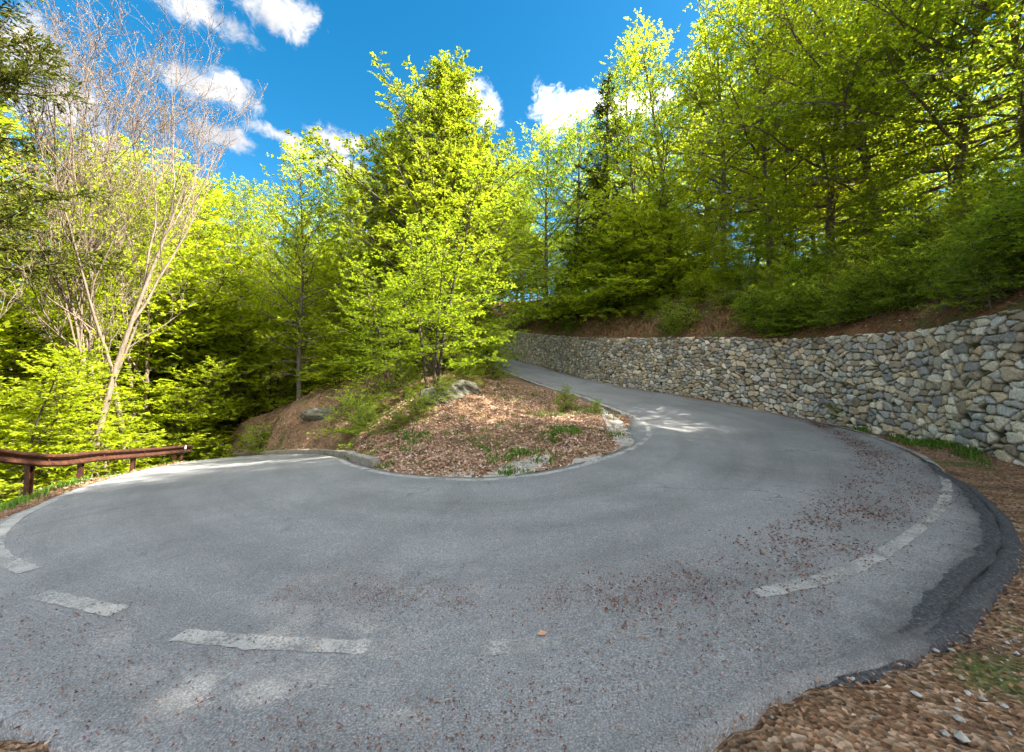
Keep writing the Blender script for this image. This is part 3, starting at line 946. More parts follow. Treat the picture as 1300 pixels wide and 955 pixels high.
leafy_tree('shrub_a', 9, 1.9, .05, 1.3, 26, lambda q: 1 - q * .5, up_(.1, .8), .0, .075, M['bark_dark'], M['leaf_shrub'], .022, sec_gap=.2, twig_gap=.13, nl=8, tw=.28, planar=.9, stems=3)
leafy_tree('shrub_b', 10, 2.6, .15, 1.4, 30, lambda q: 1 - q * .6, up_(.25, 1.0), .0, .085, M['bark_grey'], M['leaf_shrub'], .028, sec_gap=.22, twig_gap=.15, nl=7, tw=.3, planar=.7, stems=4)
leafy_tree('low_plant', 11, .75, .05, .7, 16, lambda q: 1 - q * .5, up_(.2, .9), .0, .07, M['bark_dark'], M['leaf_shrub'], .01, sec_gap=.16, twig_gap=.12, nl=6, tw=.2, planar=.8, stems=3)


def spruce(name, seed, H, Rc, r0, lsize, leafm, bark, cb=.08, gap=.34, dens=1.0, drop=-.25):
    rg = np.random.default_rng(seed)
    tr_ = bend_line((0, 0, -.3), (0, 0, 1), H + .3, 14, rg, .03, .1); hs = np.linspace(0, 1, 15)
    rad = r0 * (1 - hs * .97) + .01
    lines = [(tr_, rad)]; tb, td = [], []
    z = cb * H
    while z < H * .985:
        q = z / H
        for k in range(int(rg.integers(4, 7))):
            az = rg.uniform(0, 6.28); L = Rc * ((1 - q) ** .85 + .03) * rg.uniform(.7, 1.1)
            el = -.25 + .95 * q ** 1.5 + rg.normal(0, .07)
            p = np.array([np.interp(q, hs, tr_[:, c]) for c in range(3)])
            br = bend_line(p, (math.cos(az) * math.cos(el), math.sin(az) * math.cos(el), math.sin(el)), L, 6, rg, .1, .35)
            lines.append((br, np.linspace(.02 + .012 * L, .005, 7)))
            m_ = int(L / .11 * dens) + 3
            u = rg.uniform(.12, 1, m_) ** .8 * 6; ii = np.minimum(5, u.astype(int)); fr = (u - ii)[:, None]
            P = br[ii] * (1 - fr) + br[ii + 1] * fr
            T = br[ii + 1] - br[ii]; T /= np.linalg.norm(T, axis=1)[:, None]
            S = np.cross(T, (0, 0, 1.)); S /= np.linalg.norm(S, axis=1)[:, None] + 1e-9
            dv = T * .8 + S * rg.choice([-1, 1], m_)[:, None] * rg.uniform(.3, 1, m_)[:, None] + np.array([0, 0, 1]) * rg.normal(drop, .25, m_)[:, None]
            tb.append(P); td.append(dv / np.linalg.norm(dv, axis=1)[:, None] * (.25 + .35 * (1 - u / 6))[:, None] * min(1, L))
        z += gap * rg.uniform(.7, 1.3)
    tb = np.vstack(tb); td = np.vstack(td); n = len(tb); nl = 9
    q = np.linspace(0, 1, nl)[None] + rg.normal(0, .05, (n, nl))
    base = tb[:, None] + td[:, None] * q[..., None]
    dv = td[:, None] / (np.linalg.norm(td, axis=1)[:, None, None] + 1e-6) + rg.standard_normal((n, nl, 3)) * .45
    nv = rg.standard_normal((n, nl, 3)) * .6 + np.array([0, 0, 1.])
    tint = np.clip(rg.normal(.45, .2, n * nl) + .15 * np.tile(q.mean(0), n), 0, 1)
    cr = leaves_mesh(name + '_crown', base.reshape(-1, 3), dv.reshape(-1, 3), nv.reshape(-1, 3), lsize * rg.uniform(.6, 1.2, n * nl), .32, tint, leafm, rg)
    V1, F1 = tube_arrays(lines, 6)
    PROTO[name] = (mesh_np(name + '_trunk', V1, F1, bark, True), cr, H)


spruce('spruce', 20, 16, 3.2, .2, .17, M['leaf_dark'], M['bark_dark'], gap=.42)
spruce('near_spruce', 21, 12, 3.4, .17, .10, M['leaf_dark'], M['bark_dark'], gap=.28, dens=2.4, cb=.42)


def bare_tree(name, seed, H, r0, bark, stems=2, buds=None, spread=.35, lean=(0, 0)):
    rg = np.random.default_rng(seed)
    thick, thin = [], []; tips = []

    def grow(p, d, L, r, lv):
        n = 7 if lv < 2 else 4
        ln = bend_line(p, d, L, n, rg, .06 + .09 * lv, .22 if lv else .1)
        (thick if lv < 3 else thin).append((ln, np.linspace(1, .12 if lv == 0 else .3, n + 1) * r + .002))
        if lv >= 5 or L < .3: tips.append(ln[-1]); return
        kids = (5, 5, 4, 3, 2)[lv]
        for i in range(kids):
            u = (.32 if lv == 0 else .2) + (.99 - (.32 if lv == 0 else .2)) * (i + rg.uniform(.1, .9)) / kids
            x = u * n; ii = min(n - 1, int(x)); fr = x - ii
            pp = ln[ii] * (1 - fr) + ln[ii + 1] * fr; dd = ln[ii + 1] - ln[ii]; dd /= np.linalg.norm(dd)
            v = rg.standard_normal(3); v -= dd * v.dot(dd); v /= np.linalg.norm(v)
            an = rg.uniform(.28, .7); nd = dd * math.cos(an) + v * math.sin(an) + np.array([0, 0, .25])
            grow(pp, nd, L * rg.uniform(.42, .62) * (1.15 - .3 * u), max(.004, r * (1 - .55 * u) * rg.uniform(.4, .6)), lv + 1)
    for s in range(stems):
        a = rg.uniform(0, 6.28) + s * 6.28 / stems
        grow((math.cos(a) * .15 * (stems > 1), math.sin(a) * .15 * (stems > 1), -.5), (math.cos(a) * spread * .4 + lean[0], math.sin(a) * spread * .4 + lean[1], 1), H * .82 * (1 if s == 0 else rg.uniform(.7, .95)), r0 * (1 if s == 0 else .75), 0)
    V1, F1 = tube_arrays(thick, 7); V2, F2 = tube_arrays(thin, 3)
    tips = np.array(tips)
    n = len(tips); nb = 2 if buds is None else buds
    base = np.repeat(tips, nb, 0) + rg.standard_normal((n * nb, 3)) * .07
    cr = leaves_mesh(name + '_crown', base, rg.standard_normal((n * nb, 3)), rg.standard_normal((n * nb, 3)) + [0, 0, 1], .05 * rg.uniform(.6, 1.2, n * nb) * (1 if buds is None else 1.7), .55, np.clip(rg.normal(.6, .2, n * nb), 0, 1), M['leaf_gold'] if buds else M['dry_grass'], rg)
    PROTO[name] = (mesh_np(name + '_trunk', np.vstack([V1, V2]), np.vstack([F1, F2 + len(V1)]), bark, True), cr, H)


bare_tree('bare_a', 31, 12, .10, M['bark_pale'], 1, None, .2)
bare_tree('bare_b', 35, 11, .08, M['bark_pale'], 2, None, .25)
bare_tree('bare_leafing', 33, 8, .055, M['bark_pale'], 2, 7, .35)

TREES = []


def plant(name, proto, x, y, label, cat='tree', group=None, h=None, w=None, rz=None, z=None, tilt=(0, 0), parts=('trunk', 'crown'), crown_mat=None):
    tm_, cm_, H = PROTO[proto]
    s = 1 if h is None else h / H
    ws = s if w is None else s * w
    o = empty(name, (x, y, ground_z(x, y) if z is None else z), rng.uniform(0, 6.28) if rz is None else rz, (ws, ws, s))
    o.rotation_euler[0], o.rotation_euler[1] = tilt
    tag(o, label, cat, group)
    link(parts[0], tm_, o)
    c = link(parts[1], cm_, o)
    if crown_mat is not None:
        c.material_slots[0].link = 'OBJECT'; c.material_slots[0].material = crown_mat
    TREES.append((x, y))
    return o


def at(px, Y):
    return ((px - 650) / 505.0 * Y * 1.0, Y)


def top(px, Y, ptop):
    """height needed for a tree standing there to reach up to that height of the picture"""
    x, y = at(px, Y)
    return D(px, ptop, Y)[2] - ground_z(x, y)


def P(name, proto, px, Y, ptop, label, **kw):
    x, y = at(px, Y)
    return plant(name, proto, x, y, label, h=top(px, Y, ptop), **kw)


# --- centre island
P('tall_beech', 'tufted', 548, 22, 104, 'tallest tree at centre, dense olive yellow crown tapering to a rounded point', w=1.55)
P('tall_beech', 'tufted', 492, 25, 165, 'olive yellow tree joined to the left shoulder of the tallest centre tree', w=.85)
P('young_beech', 'near_beech', 549, 13.2, 205, 'young beech with dark thin stems standing on the mossy mound of the inner bank', w=1.0)
P('young_beech', 'near_beech', 500, 16.5, 300, 'bushy young beech behind the inner bank, left of the dark stemmed one', w=1.25)
P('young_beech', 'near_beech', 590, 17.5, 290, 'young beech on the inner bank reaching over the start of the upper road', w=1.05)
P('beech_tree', 'beech_c', 592, 24, 178, 'yellow green tree forming the right shoulder of the tallest centre tree', w=.9)
P('beech_tree', 'spread_beech', 606, 27, 215, 'spreading green beech right of the tallest centre tree', w=.75)
P('beech_tree', 'beech_c', 455, 26, 235, 'yellow green tree between the tall centre tree and the slim one to its left', w=.9, crown_mat=M['leaf_gold'])
P('beech_tree', 'beech_c', 383, 23, 205, 'slender yellow topped beech with straight dark trunk at the left road kerb', w=.95, crown_mat=M['leaf_gold'])
P('beech_tree', 'beech_a', 345, 31, 255, 'mid green beech behind the kerb of the lower road', w=.9, crown_mat=M['leaf_gold'])  # lighter leaf colour makes up for the shade on this crown
P('beech_tree', 'beech_c', 315, 27, 240, 'yellow green beech right of the bare grey trees', w=.8)
P('beech_tree', 'beech_a', 420, 34, 232, 'beech showing its top in the gap left of the tall centre tree', w=.9, crown_mat=M['leaf_gold'])  # crown lightened by its leaf colour where little sun arrives
P('beech_tree', 'beech_a', 655, 42, 235, 'green beech above the vanishing end of the upper road', w=1.0)
P('beech_tree', 'beech_b', 632, 50, 225, 'hazy beech farthest along the upper road')
for i, (px, Y, pt, lb) in enumerate([(470, 11.2, 512, 'low fan leaved beech shrub at the foot of the mound nearest the lower road kerb'), (500, 10.9, 520, 'fan leaved shrub at the front left foot of the mound'), (535, 11.4, 500, 'leafy shrub in front of the young beech stems'),
                                     (565, 12.2, 478, 'leafy shrub on top of the mossy mound'), (592, 14.5, 455, 'light green shrub at the right shoulder of the mound'), (455, 13.4, 490, 'shrub behind the low fan leaved one at the left of the mound'),
                                     (515, 13.6, 455, 'tall shrub in shade left of the young beech stems'), (612, 18.5, 428, 'shrub leaning over the kerb where the upper road disappears'), (340, 19.5, 545, 'low fern like shrub on the leaf bank behind the lower road')]):
    P('shrub', 'shrub_a' if i % 3 else 'shrub_b', px, Y, pt, lb, cat='shrub', w=1.25 if i != 8 else 1.9, parts=('stem', 'foliage'))

# --- bare pale trees at the left below the road
x, y = at(118, 13.5)
P('bare_tree', 'bare_a', 118, 13.5, 95, 'tallest pale leafless tree, forking just above head height beyond the rusty rail', tilt=(0, R(2)), rz=0.5)
P('bare_tree', 'bare_b', 150, 14.5, 125, 'clump of pale leafless stems leaning right beside the forked one', tilt=(0, R(3)), rz=2.0)
P('bare_tree', 'bare_a', -8, 9.5, 120, 'thick leaning pale trunk entering the picture at its left edge', tilt=(0, R(14)), rz=3.3)
P('bare_tree', 'bare_a', 182, 16.5, 165, 'single slim leafless tree between the leaning clump and the reddish crown', tilt=(0, R(5)), rz=3.9)
P('bare_tree', 'bare_b', 205, 19, 150, 'bare reddish twigged crown against the sky above the rail end', rz=1.1)
P('bare_tree', 'bare_leafing', 165, 15.5, 260, 'small pale tree with opening leaf buds right behind the rail', tilt=(0, R(4)), rz=1.4)
# dark evergreen hanging in from the left
P('spruce_tree', 'near_spruce', -95, 11, -190, 'dark evergreen with hanging boughs in the upper left corner', cat='evergreen', w=1.0)
# leafy trees behind the bare ones
for i, (px, Y, pt, pr, lb) in enumerate([(70, 20, 190, 'beech_c', 'yellow green tree directly behind the forked bare tree'), (150, 24, 205, 'beech_c', 'golden green tree behind the clump of leaning bare stems'), (235, 27, 245, 'beech_a', 'green tree filling the gap behind the rail end'),
                                         (0, 17, 150, 'beech_c', 'yellow green tree at the left edge below the evergreen boughs'), (275, 33, 245, 'beech_c', 'yellow tree just right of the bare crowns'), (195, 35, 230, 'beech_a', 'farther green tree seen through the reddish bare twigs'),
                                         (110, 30, 215, 'beech_a', 'green tree deep behind the tallest leafless tree'), (-60, 22, 120, 'beech_a', 'green tree cut by the left edge of the picture')]):
    P('beech_tree', pr, px, Y, pt, lb, w=1.35, crown_mat=M['leaf_gold'] if i % 2 == 0 else None)

# --- hillside above the wall
for i, (px, Y, pt, pr, ww, lb) in enumerate([
        (775, 31, 92, 'spruce', 1.1, 'single dark spruce pointing above the beeches over the wall'),
        (695, 37, 175, 'beech_a', 1.1, 'beech left of the dark spruce, white cloud behind it'),
        (728, 33, 140, 'beech_b', 1.0, 'taller beech touching the left side of the dark spruce'),
        (665, 42, 205, 'beech_a', 1.2, 'rounded beech at the far left end of the hillside'),
        (858, 27, 38, 'beech_b', .95, 'tall beech with visible dark trunk right of the spruce'),
        (818, 30, 75, 'beech_a', .8, 'pointed beech between the spruce and the tall trunked beech'),
        (925, 24, 5, 'beech_b', .9, 'tall beech with curved leaning trunk above the middle of the wall'),
        (985, 22, -60, 'beech_a', .95, 'tall golden topped beech above the right half of the wall'),
        (1060, 20, -110, 'spread_beech', .9, 'big beech whose crown leaves the top of the picture'),
        (1130, 18, -150, 'spread_beech', .9, 'broad beech right of the big one, boughs drooping over the slope'),
        (1230, 15.5, -230, 'spread_beech', .95, 'dark shaded beech with drooping boughs near the right edge'),
        (1330, 14, -260, 'spread_beech', .9, 'beech mostly outside the right edge, boughs hanging in'),
        (1010, 30, 40, 'beech_c', 1.0, 'sunlit golden beech seen through the gap beneath the big crowns'),
        (900, 36, 95, 'beech_c', 1.0, 'bright yellow beech far behind the leaning trunk'),
        (1120, 28, 30, 'beech_c', 1.0, 'bright yellow beech high on the slope behind the broad crown'),
        (1200, 24, -20, 'beech_c', 1.0, 'sunlit yellow beech near the upper right corner')]):
    P('spruce_tree' if pr == 'spruce' else 'beech_tree', pr, px, Y, pt, lb, cat='evergreen' if pr == 'spruce' else 'tree', w=ww, crown_mat=M['leaf_gold'] if i in (4, 6, 7, 8, 9) else None)  # lighter leaf colour paints a backlit look on some crowns
for i, (px, Y, pt, lb) in enumerate([(820, 27, 245, 'bright young beech leaning out below the dark spruce'), (770, 29, 280, 'fan leaved young beech over the far half of the wall'), (880, 24, 270, 'young beech in front of the tall dark trunk'),
                                     (720, 34, 300, 'young beech above the overhanging grassy bank'), (950, 20, 265, 'young beech with thin stems right of the leaning trunk'), (1010, 18.5, 250, 'young beech above the dark hollow in the slope'),
                                     (1090, 16.5, 235, 'young beech in the shade above the right part of the wall'), (1170, 14.6, 215, 'shaded young beech with thin upright stems near the right end'), (1260, 13, 190, 'dark young beech at the right edge of the picture')]):
    P('young_beech', 'bushy_beech', px, Y, pt, lb, w=1.2)
for px, Y, pt, lb in [(690, 36.5, 290, 'light green young beech standing over the dry grass bank'), (728, 32, 275, 'light green young beech in front of the dark spruce foot'), (768, 29.3, 262, 'bright young beech whose boughs hang over the bank below the spruce'),
                      (805, 27, 250, 'bright young beech with broad fans right of the spruce foot'), (845, 25, 262, 'bright young beech with fans below the tall trunked beech'), (890, 23.2, 275, 'bright young beech above the middle of the wall'), (935, 21, 290, 'low spreading young beech left of the shaded thicket')]:
    P('young_beech', 'bushy_beech', px, Y, pt, lb, w=1.25, crown_mat=M['leaf_gold'])  # lighter leaf colour stands in for sun on these shaded beeches
for px, Y, pt, lb in [(905, 38, 190, 'sunlit yellow beech filling the gap behind the leaning trunk'), (965, 35, 180, 'sunlit yellow beech seen between trunks above the middle of the wall'), (1045, 32, 165, 'sunlit yellow beech seen between trunks above the right of the wall'), (835, 40, 200, 'sunlit yellow beech behind the tall dark trunk'), (1130, 29, 150, 'glowing yellow beech low behind the broad crown'), (770, 44, 215, 'pale beech behind the foot of the spruce')]:
    P('beech_tree', 'beech_c', px, Y, pt, lb, w=1.6)
for px, Y, pt, lb in [(255, 25, 425, 'leafy sapling on the leaf bank just right of the rail end'), (300, 27, 400, 'leafy sapling in the shade behind the lower road kerb'), (345, 25, 420, 'leafy sapling left of the slender yellow topped beech'), (430, 21, 405, 'leafy sapling behind the mound, left of its shrubs')]:
    P('sapling', 'bushy_beech', px, Y, pt, lb, w=1.3, cat='sapling', crown_mat=M['leaf_gold'], parts=('stem', 'foliage'))  # lighter leaf colour stands in for light in this dark hollow
g = 0
for i, (px, Y, pt) in enumerate([(845, 26, 340), (805, 28.5, 330), (770, 31.5, 335), (870, 24.6, 340), (905, 23.2, 335), (980, 17.5, 345), (1030, 16, 340), (1075, 14.6, 345), (1120, 13.4, 335), (1160, 12.6, 330), (1205, 11.9, 325), (1250, 11.3, 320), (1295, 10.8, 310),
                                 (1000, 19, 320), (1060, 17.4, 310), (1110, 16, 305), (1165, 14.8, 300), (1230, 13.4, 285), (1290, 12.4, 270), (940, 22, 330), (900, 20.6, 395), (1335, 10.6, 300), (1180, 12.0, 375), (1090, 13.6, 385), (1030, 15.0, 392), (960, 18.3, 395)]):
    x, y = at(px, Y)
    plant('shrub', 'shrub_b' if i % 2 else 'shrub_a', x, y, 'leafy green shrub growing on the slope above the stone wall', 'shrub', 'shrubs on the slope above the wall', h=max(1.5, top(px, Y, pt)), w=1.15, parts=('stem', 'foliage'), crown_mat=(M['leaf_beech'], None, M['leaf_gold'])[i % 3])

for i, (px, Y, pt, lb) in enumerate([(15, 16, 330, 'bushy yellow green tree low behind the left end of the rail'), (75, 18, 300, 'bushy bright tree behind the second visible rail post'), (130, 20, 330, 'bushy bright tree seen between the leaning pale stems'),
                                     (185, 22, 320, 'bushy bright tree behind the small budding tree'), (235, 26, 335, 'bushy yellow green tree where the rail ends'), (-45, 13, 300, 'bushy tree cut by the left picture edge'), (100, 14.5, 440, 'low bright bush directly behind the middle of the rail'), (210, 18.5, 455, 'low bright bush directly behind the end of the rail'), (35, 11.8, 450, 'low bright bush just behind the left part of the rail')]):
    P('bushy_tree', 'bushy_beech', px, Y, pt, lb, w=1.3, crown_mat=M['leaf_gold'])
for i, (px, Y, pt) in enumerate([(950, 17.6, 395), (985, 16.3, 390), (1020, 14.8, 395), (1055, 13.7, 385), (1085, 13.0, 392), (1115, 12.2, 380), (1140, 11.7, 388), (1170, 11.3, 372), (1195, 10.9, 378), (1225, 10.4, 362), (1255, 10.1, 366), (1285, 9.6, 350), (1310, 9.3, 352), (925, 19.0, 398), (1240, 11.2, 345), (1150, 12.6, 360), (1070, 14.6, 370), (1300, 10.6, 335)]):
    x, y = at(px, Y)
    plant('shrub', 'shrub_a' if i % 2 else 'shrub_b', x, y, 'leafy shrub rooted just behind the top of the stone wall', 'shrub', 'shrubs along the top of the wall', h=max(1.0, top(px, Y, pt)), w=1.3, parts=('stem', 'foliage'))

for i in range(34):
    q = 0.5 + 46.0 * i
    j = int(np.argmin(np.abs(WALLc[:, 1] - np.interp(i, [0, 33], [16.5, 6.2])) + 50 * (WALLc[:, 0] < 5)))
    td_ = rng.uniform(.25, 1.5)
    plant('shrub', 'shrub_a' if i % 3 else 'shrub_b', WALLc[j, 0] + wn[j, 0] * td_, WALLc[j, 1] + wn[j, 1] * td_, 'low leafy shrub spilling towards the top edge of the stone wall', 'shrub', 'low shrubs at the wall edge', h=rng.uniform(.7, 1.5), w=rng.uniform(1.0, 1.4), parts=('stem', 'foliage'))

# --- woods filling both sides, kept clear of the road
def free(x, y, dmin, rad):
    d, _ = edge_d([x], [y])
    if d[0] < dmin or on_road(x, y): return False
    return all((x - a) ** 2 + (y - b) ** 2 > rad * rad for a, b in TREES)


def scatter(n, box, rad, names, label, group, hr, dmin=2.5, side=None, wr=(.85, 1.15), cat='tree', nm='forest_tree', parts=('trunk', 'crown'), cond=None):
    k = 0
    for _ in range(n * 30):
        if k >= n: break
        x = rng.uniform(box[0], box[1]); y = rng.uniform(box[2], box[3])
        t_ = wall_near(x, y)[1][0]
        if side == 'hill' and t_ < 1.0: continue
        if side == 'low' and t_ > -1.5: continue
        if cond and not cond(x, y): continue
        if not free(x, y, dmin, rad): continue
        pr = names[int(rng.integers(len(names)))]
        plant(nm, pr, x, y, label, cat, group, h=rng.uniform(*hr), w=rng.uniform(*wr), parts=parts, crown_mat=M['leaf_gold'] if (side == 'low' and k % 3 != 0) else None)  # lighter leaf colour brightens most crowns of the shaded low wood
        k += 1


vis = lambda x, y: y > 2 and abs(x) < 1.5 * y
scatter(50, (-34, -1, 24, 62), 2.3, ['slim_beech', 'beech_a', 'slim_beech', 'beech_c'], 'slim forest tree in the dense wood beyond the lower road', 'trees of the wood beyond the lower road', (10, 14), 3, 'low', cond=vis)
scatter(24, (-48, -15, 8, 34), 2.6, ['beech_a', 'beech_c', 'slim_beech'], 'leafy tree on the slope falling away behind the rusty rail', 'trees below the rusty rail', (9, 14), 3, 'low', cond=vis)
scatter(16, (-6, 48, 14, 75), 3.6, ['beech_a', 'beech_b', 'beech_c', 'slim_beech'], 'leafy forest tree high on the hillside behind the nearer beeches', 'forest trees on the hillside', (10, 14), 3, 'hill', cond=lambda x, y: vis(x, y) and wall_near(x, y)[1][0] > 4)
scatter(26, (-24, 2, 25, 52), 1.4, ['shrub_b', 'near_beech', 'shrub_a'], 'leafy sapling on the shaded floor of the wood beyond the bank', 'saplings of the wood', (2.0, 4.2), 1.5, 'low', cat='sapling', nm='sapling', parts=('stem', 'foliage'), cond=vis)
scatter(26, (-30, -9.5, 6, 26), 1.2, ['shrub_b', 'near_beech', 'shrub_a'], 'leafy sapling on the slope below the rusty rail', 'saplings below the rusty rail', (1.8, 3.8), 3.6, 'low', cat='sapling', nm='sapling', parts=('stem', 'foliage'), cond=vis)
scatter(16, (-14, 30, 52, 90), 3.2, ['beech_a', 'beech_b', 'beech_c'], 'distant leafy tree beyond the top of the upper road', 'distant trees beyond the upper road', (11, 15), 4, cond=vis)
# out-of-view hillside trees beside and behind the viewpoint, added to shade the road
scatter(31, (10.2, 34, -30, 10), 3.0, ['beech_a', 'beech_c', 'spread_beech'], 'hillside shade tree added beyond the right edge of the view', 'added shade trees beside the viewpoint', (12, 16), 3, 'hill', cond=lambda x, y: not vis(x, y))

for q_, (x, y, h) in enumerate(((12.2, 1.5, 16), (12.8, 4.4, 16.5), (12.4, -1.8, 15), (13.2, 7.4, 16), (15.5, 2.6, 17), (15.8, 6, 17))):  # unseen trees added to keep the sun off the road
    plant('forest_tree', 'beech_c' if q_ in (0, 2, 4) else 'beech_b', x, y, 'tall shade tree added just past the right edge of the view', 'tree', 'added shade trees past the right edge', h=h, w=.9)

# ------------------------------------------------------------------ small cover: leaves, grass, bud scales
def surf(x, y):
    i, t_ = wall_near(x, y)
    zl = low_z(x, y); zh, _ = hill_z(x, y)
    return np.where(t_ > .2, zh, zl), t_


def blanket(name, x, y, z, size, mat, label, asp=.62, flat=.45, lift=.012, cat='leaves', tmean=.5, tsd=.25):
    n = len(x)
    base = np.stack([x, y, z + lift + rng.uniform(0, .015, n)], 1)
    dv = rng.standard_normal((n, 3)); dv[:, 2] *= .25
    nv = np.array([0, 0, 1.]) + rng.standard_normal((n, 3)) * flat
    me_ = leaves_mesh(name, base, dv, nv, size * rng.uniform(.55, 1.3, n), asp, np.clip(rng.normal(tmean, tsd, n), 0, 1), mat, rng)
    return tag(link(name, me_), label, cat, kind='stuff')


def cloudpts(n, box, f):
    x = rng.uniform(box[0], box[1], n); y = rng.uniform(box[2], box[3], n)
    k = f(x, y)
    return x[k], y[k]


def off_road(x, y, m=.03):
    d, _ = edge_d(x, y)
    ins = np.array([on_road(a, b) for a, b in zip(x, y)])
    return (~ins) & (d > m)


x, y = cloudpts(120000, (-4.5, 4.2, 6, 20), off_road)
z, t_ = surf(x, y); k = t_ < -1; x, y, z = x[k], y[k], z[k]
k = rng.uniform(size=len(x)) < np.interp(fbm(x * .8, y * .8, 71), [-.5, .1, .5], [1, .85, .35]); x, y, z = x[k], y[k], z[k]
blanket('fallen_leaves', x, y, z, .062, M['dead_leaf'], 'dry brown beech leaves carpeting the inner bank', tmean=.66)
x, y = cloudpts(60000, (-22, -2.5, 8.5, 32), off_road)
z, t_ = surf(x, y)
blanket('fallen_leaves', x, y, z, .085, M['dead_leaf'], 'reddish fallen leaves under the trees beyond the lower road', tmean=.38)
# hill leaves
ii = rng.integers(0, len(WALLc), 90000); tdist = rng.uniform(.15, 7.5, 90000)
x = WALLc[ii, 0] + wn[ii, 0] * tdist; y = WALLc[ii, 1] + wn[ii, 1] * tdist
k = (y > 5) & (y < 48); x, y = x[k], y[k]
z, _ = hill_z(x, y)
blanket('fallen_leaves', x, y, z, .085, M['dead_leaf'], 'russet fallen leaves on the slope above the wall', tmean=.36)
# verge litter outside the bend, near the viewpoint and by the wall foot
x, y = cloudpts(90000, (-9, 9.8, .4, 10.5), lambda a, b: off_road(a, b, .0))
z, t_ = surf(x, y); k = (t_ < -.05) & ((y < 5.5) | (x > 5) | (x < -5)); x, y, z = x[k], y[k], z[k]
blanket('fallen_leaves', x, y, z, .028, M['dead_leaf'], 'dark leaf crumbs and bud scales on the outer verge', tmean=.3, tsd=.25)


def tufts(name, cx, cy, nb, rad, hgt, mat, label, cat='grass', hang=0.0, tmean=.5):
    cx = np.repeat(cx, nb); cy = np.repeat(cy, nb); n = len(cx)
    x = cx + rng.normal(0, rad, n); y = cy + rng.normal(0, rad, n)
    z, _ = surf(x, y)
    h = hgt * rng.uniform(.4, 1.2, n); a = rng.uniform(0, 6.28, n); ln = rng.uniform(.2, .9, n)
    wd = .004 + .05 * h * rng.uniform(.6, 1.2, n)
    d = np.stack([np.cos(a), np.sin(a)], 1); s = np.stack([-d[:, 1], d[:, 0]], 1)
    b = np.stack([x, y, z - .01], 1)
    mid = b.copy(); mid[:, :2] += d * (h * ln * .35)[:, None]; mid[:, 2] += h * .6
    tip = b.copy(); tip[:, :2] += d * (h * ln)[:, None]; tip[:, 2] += h * (1 - .4 * ln) - hang * h * ln * 1.4
    s3 = np.c_[s, np.zeros(n)] * wd[:, None]
    V = np.stack([b - s3 * .6, b + s3 * .6, mid + s3, mid - s3, tip + s3 * .1, tip - s3 * .1], 1).reshape(-1, 3)
    o_ = np.arange(n)[:, None] * 6
    Fq = np.vstack([o_ + np.array([0, 1, 2, 3]), o_ + np.array([3, 2, 4, 5])])
    me_ = mesh_np(name, V, Fq, mat, False, attr=np.repeat(np.clip(rng.normal(tmean, .22, n), 0, 1), 6))
    return tag(link(name, me_), label, cat, kind='stuff')


# left verge
li_ = np.argmin(np.linalg.norm(OUT_E - np.array(G(0, 661, -.42)), axis=1))
idx = rng.integers(0, li_ + 30, 900)
o_ = rng.uniform(.4, 3.2, 900)
vx = OUT_E[idx, 0] + n_out[idx, 0] * o_; vy = OUT_E[idx, 1] + n_out[idx, 1] * o_
k = (vy < 20) & (vx > -17); vx, vy = vx[k], vy[k]
k = off_road(vx, vy, .25)
tufts('verge_grass', vx[k], vy[k], 26, .13, .15, M['grass'], 'green grass and weeds on the verge below the rusty rail')
# foot of the wall
ii = rng.integers(0, len(WALLc), 2500); tdist = -rng.uniform(.12, 1.0, 2500) ** 1.0
x = WALLc[ii, 0] + wn[ii, 0] * tdist; y = WALLc[ii, 1] + wn[ii, 1] * tdist
k = (y > 4.5) & (y < 12.5) & (fbm(x * 1.1, y * 1.1, 81) > -.05); x, y = x[k], y[k]; k = off_road(x, y, .3)
tufts('wall_foot_grass', x[k], y[k], 22, .09, .17, M['grass'], 'grass growing along the foot of the wall')
# patches on the inner bank
cs = [(710, 555, 9.6, .28, 26), (722, 552, 9.7, .2, 14), (668, 577, 8, .2, 10), (640, 582, 7.7, .25, 12), (655, 600, 6.55, .14, 9), (620, 560, 9, .25, 8), (770, 548, 10.0, .15, 8), (690, 530, 12.2, .5, 20), (740, 520, 13.2, .5, 18), (690, 585, 7.3, .2, 7),
      (480, 582, 8.2, .2, 16), (470, 590, 7.9, .12, 10), (500, 560, 9.6, .5, 16), (450, 570, 10, .5, 18), (430, 565, 12, .6, 16), (530, 552, 10.0, .5, 12), (600, 545, 10.2, .5, 7), (340, 558, 18.6, .8, 30), (650, 505, 16, .7, 12)]
cx, cy = [], []
for (px, py, Y, rd, n) in cs:
    X_, Y_ = at(px, Y)
    cx += list(rng.normal(X_, rd, n)); cy += list(rng.normal(Y_, rd, n))
cx, cy = np.array(cx), np.array(cy); k = off_road(cx, cy, .06)
tufts('bank_grass', cx[k], cy[k], 22, .07, .12, M['grass'], 'tufts of green grass scattered over the leafy inner bank')
# dry grass hanging from the bank over the far part of the wall
ii = rng.integers(0, len(WALLc), 9000); tdist = rng.uniform(.1, 7, 9000)
x = WALLc[ii, 0] + wn[ii, 0] * tdist; y = WALLc[ii, 1] + wn[ii, 1] * tdist
k = (y > 17) & (y < 44) & (fbm(x * .35, y * .35, 91) > -.02); x, y = x[k], y[k]
tufts('dry_grass', x, y, 8, .15, .36, M['dry_grass'], 'dry brown grass hanging on the bank above the far wall', hang=.6)
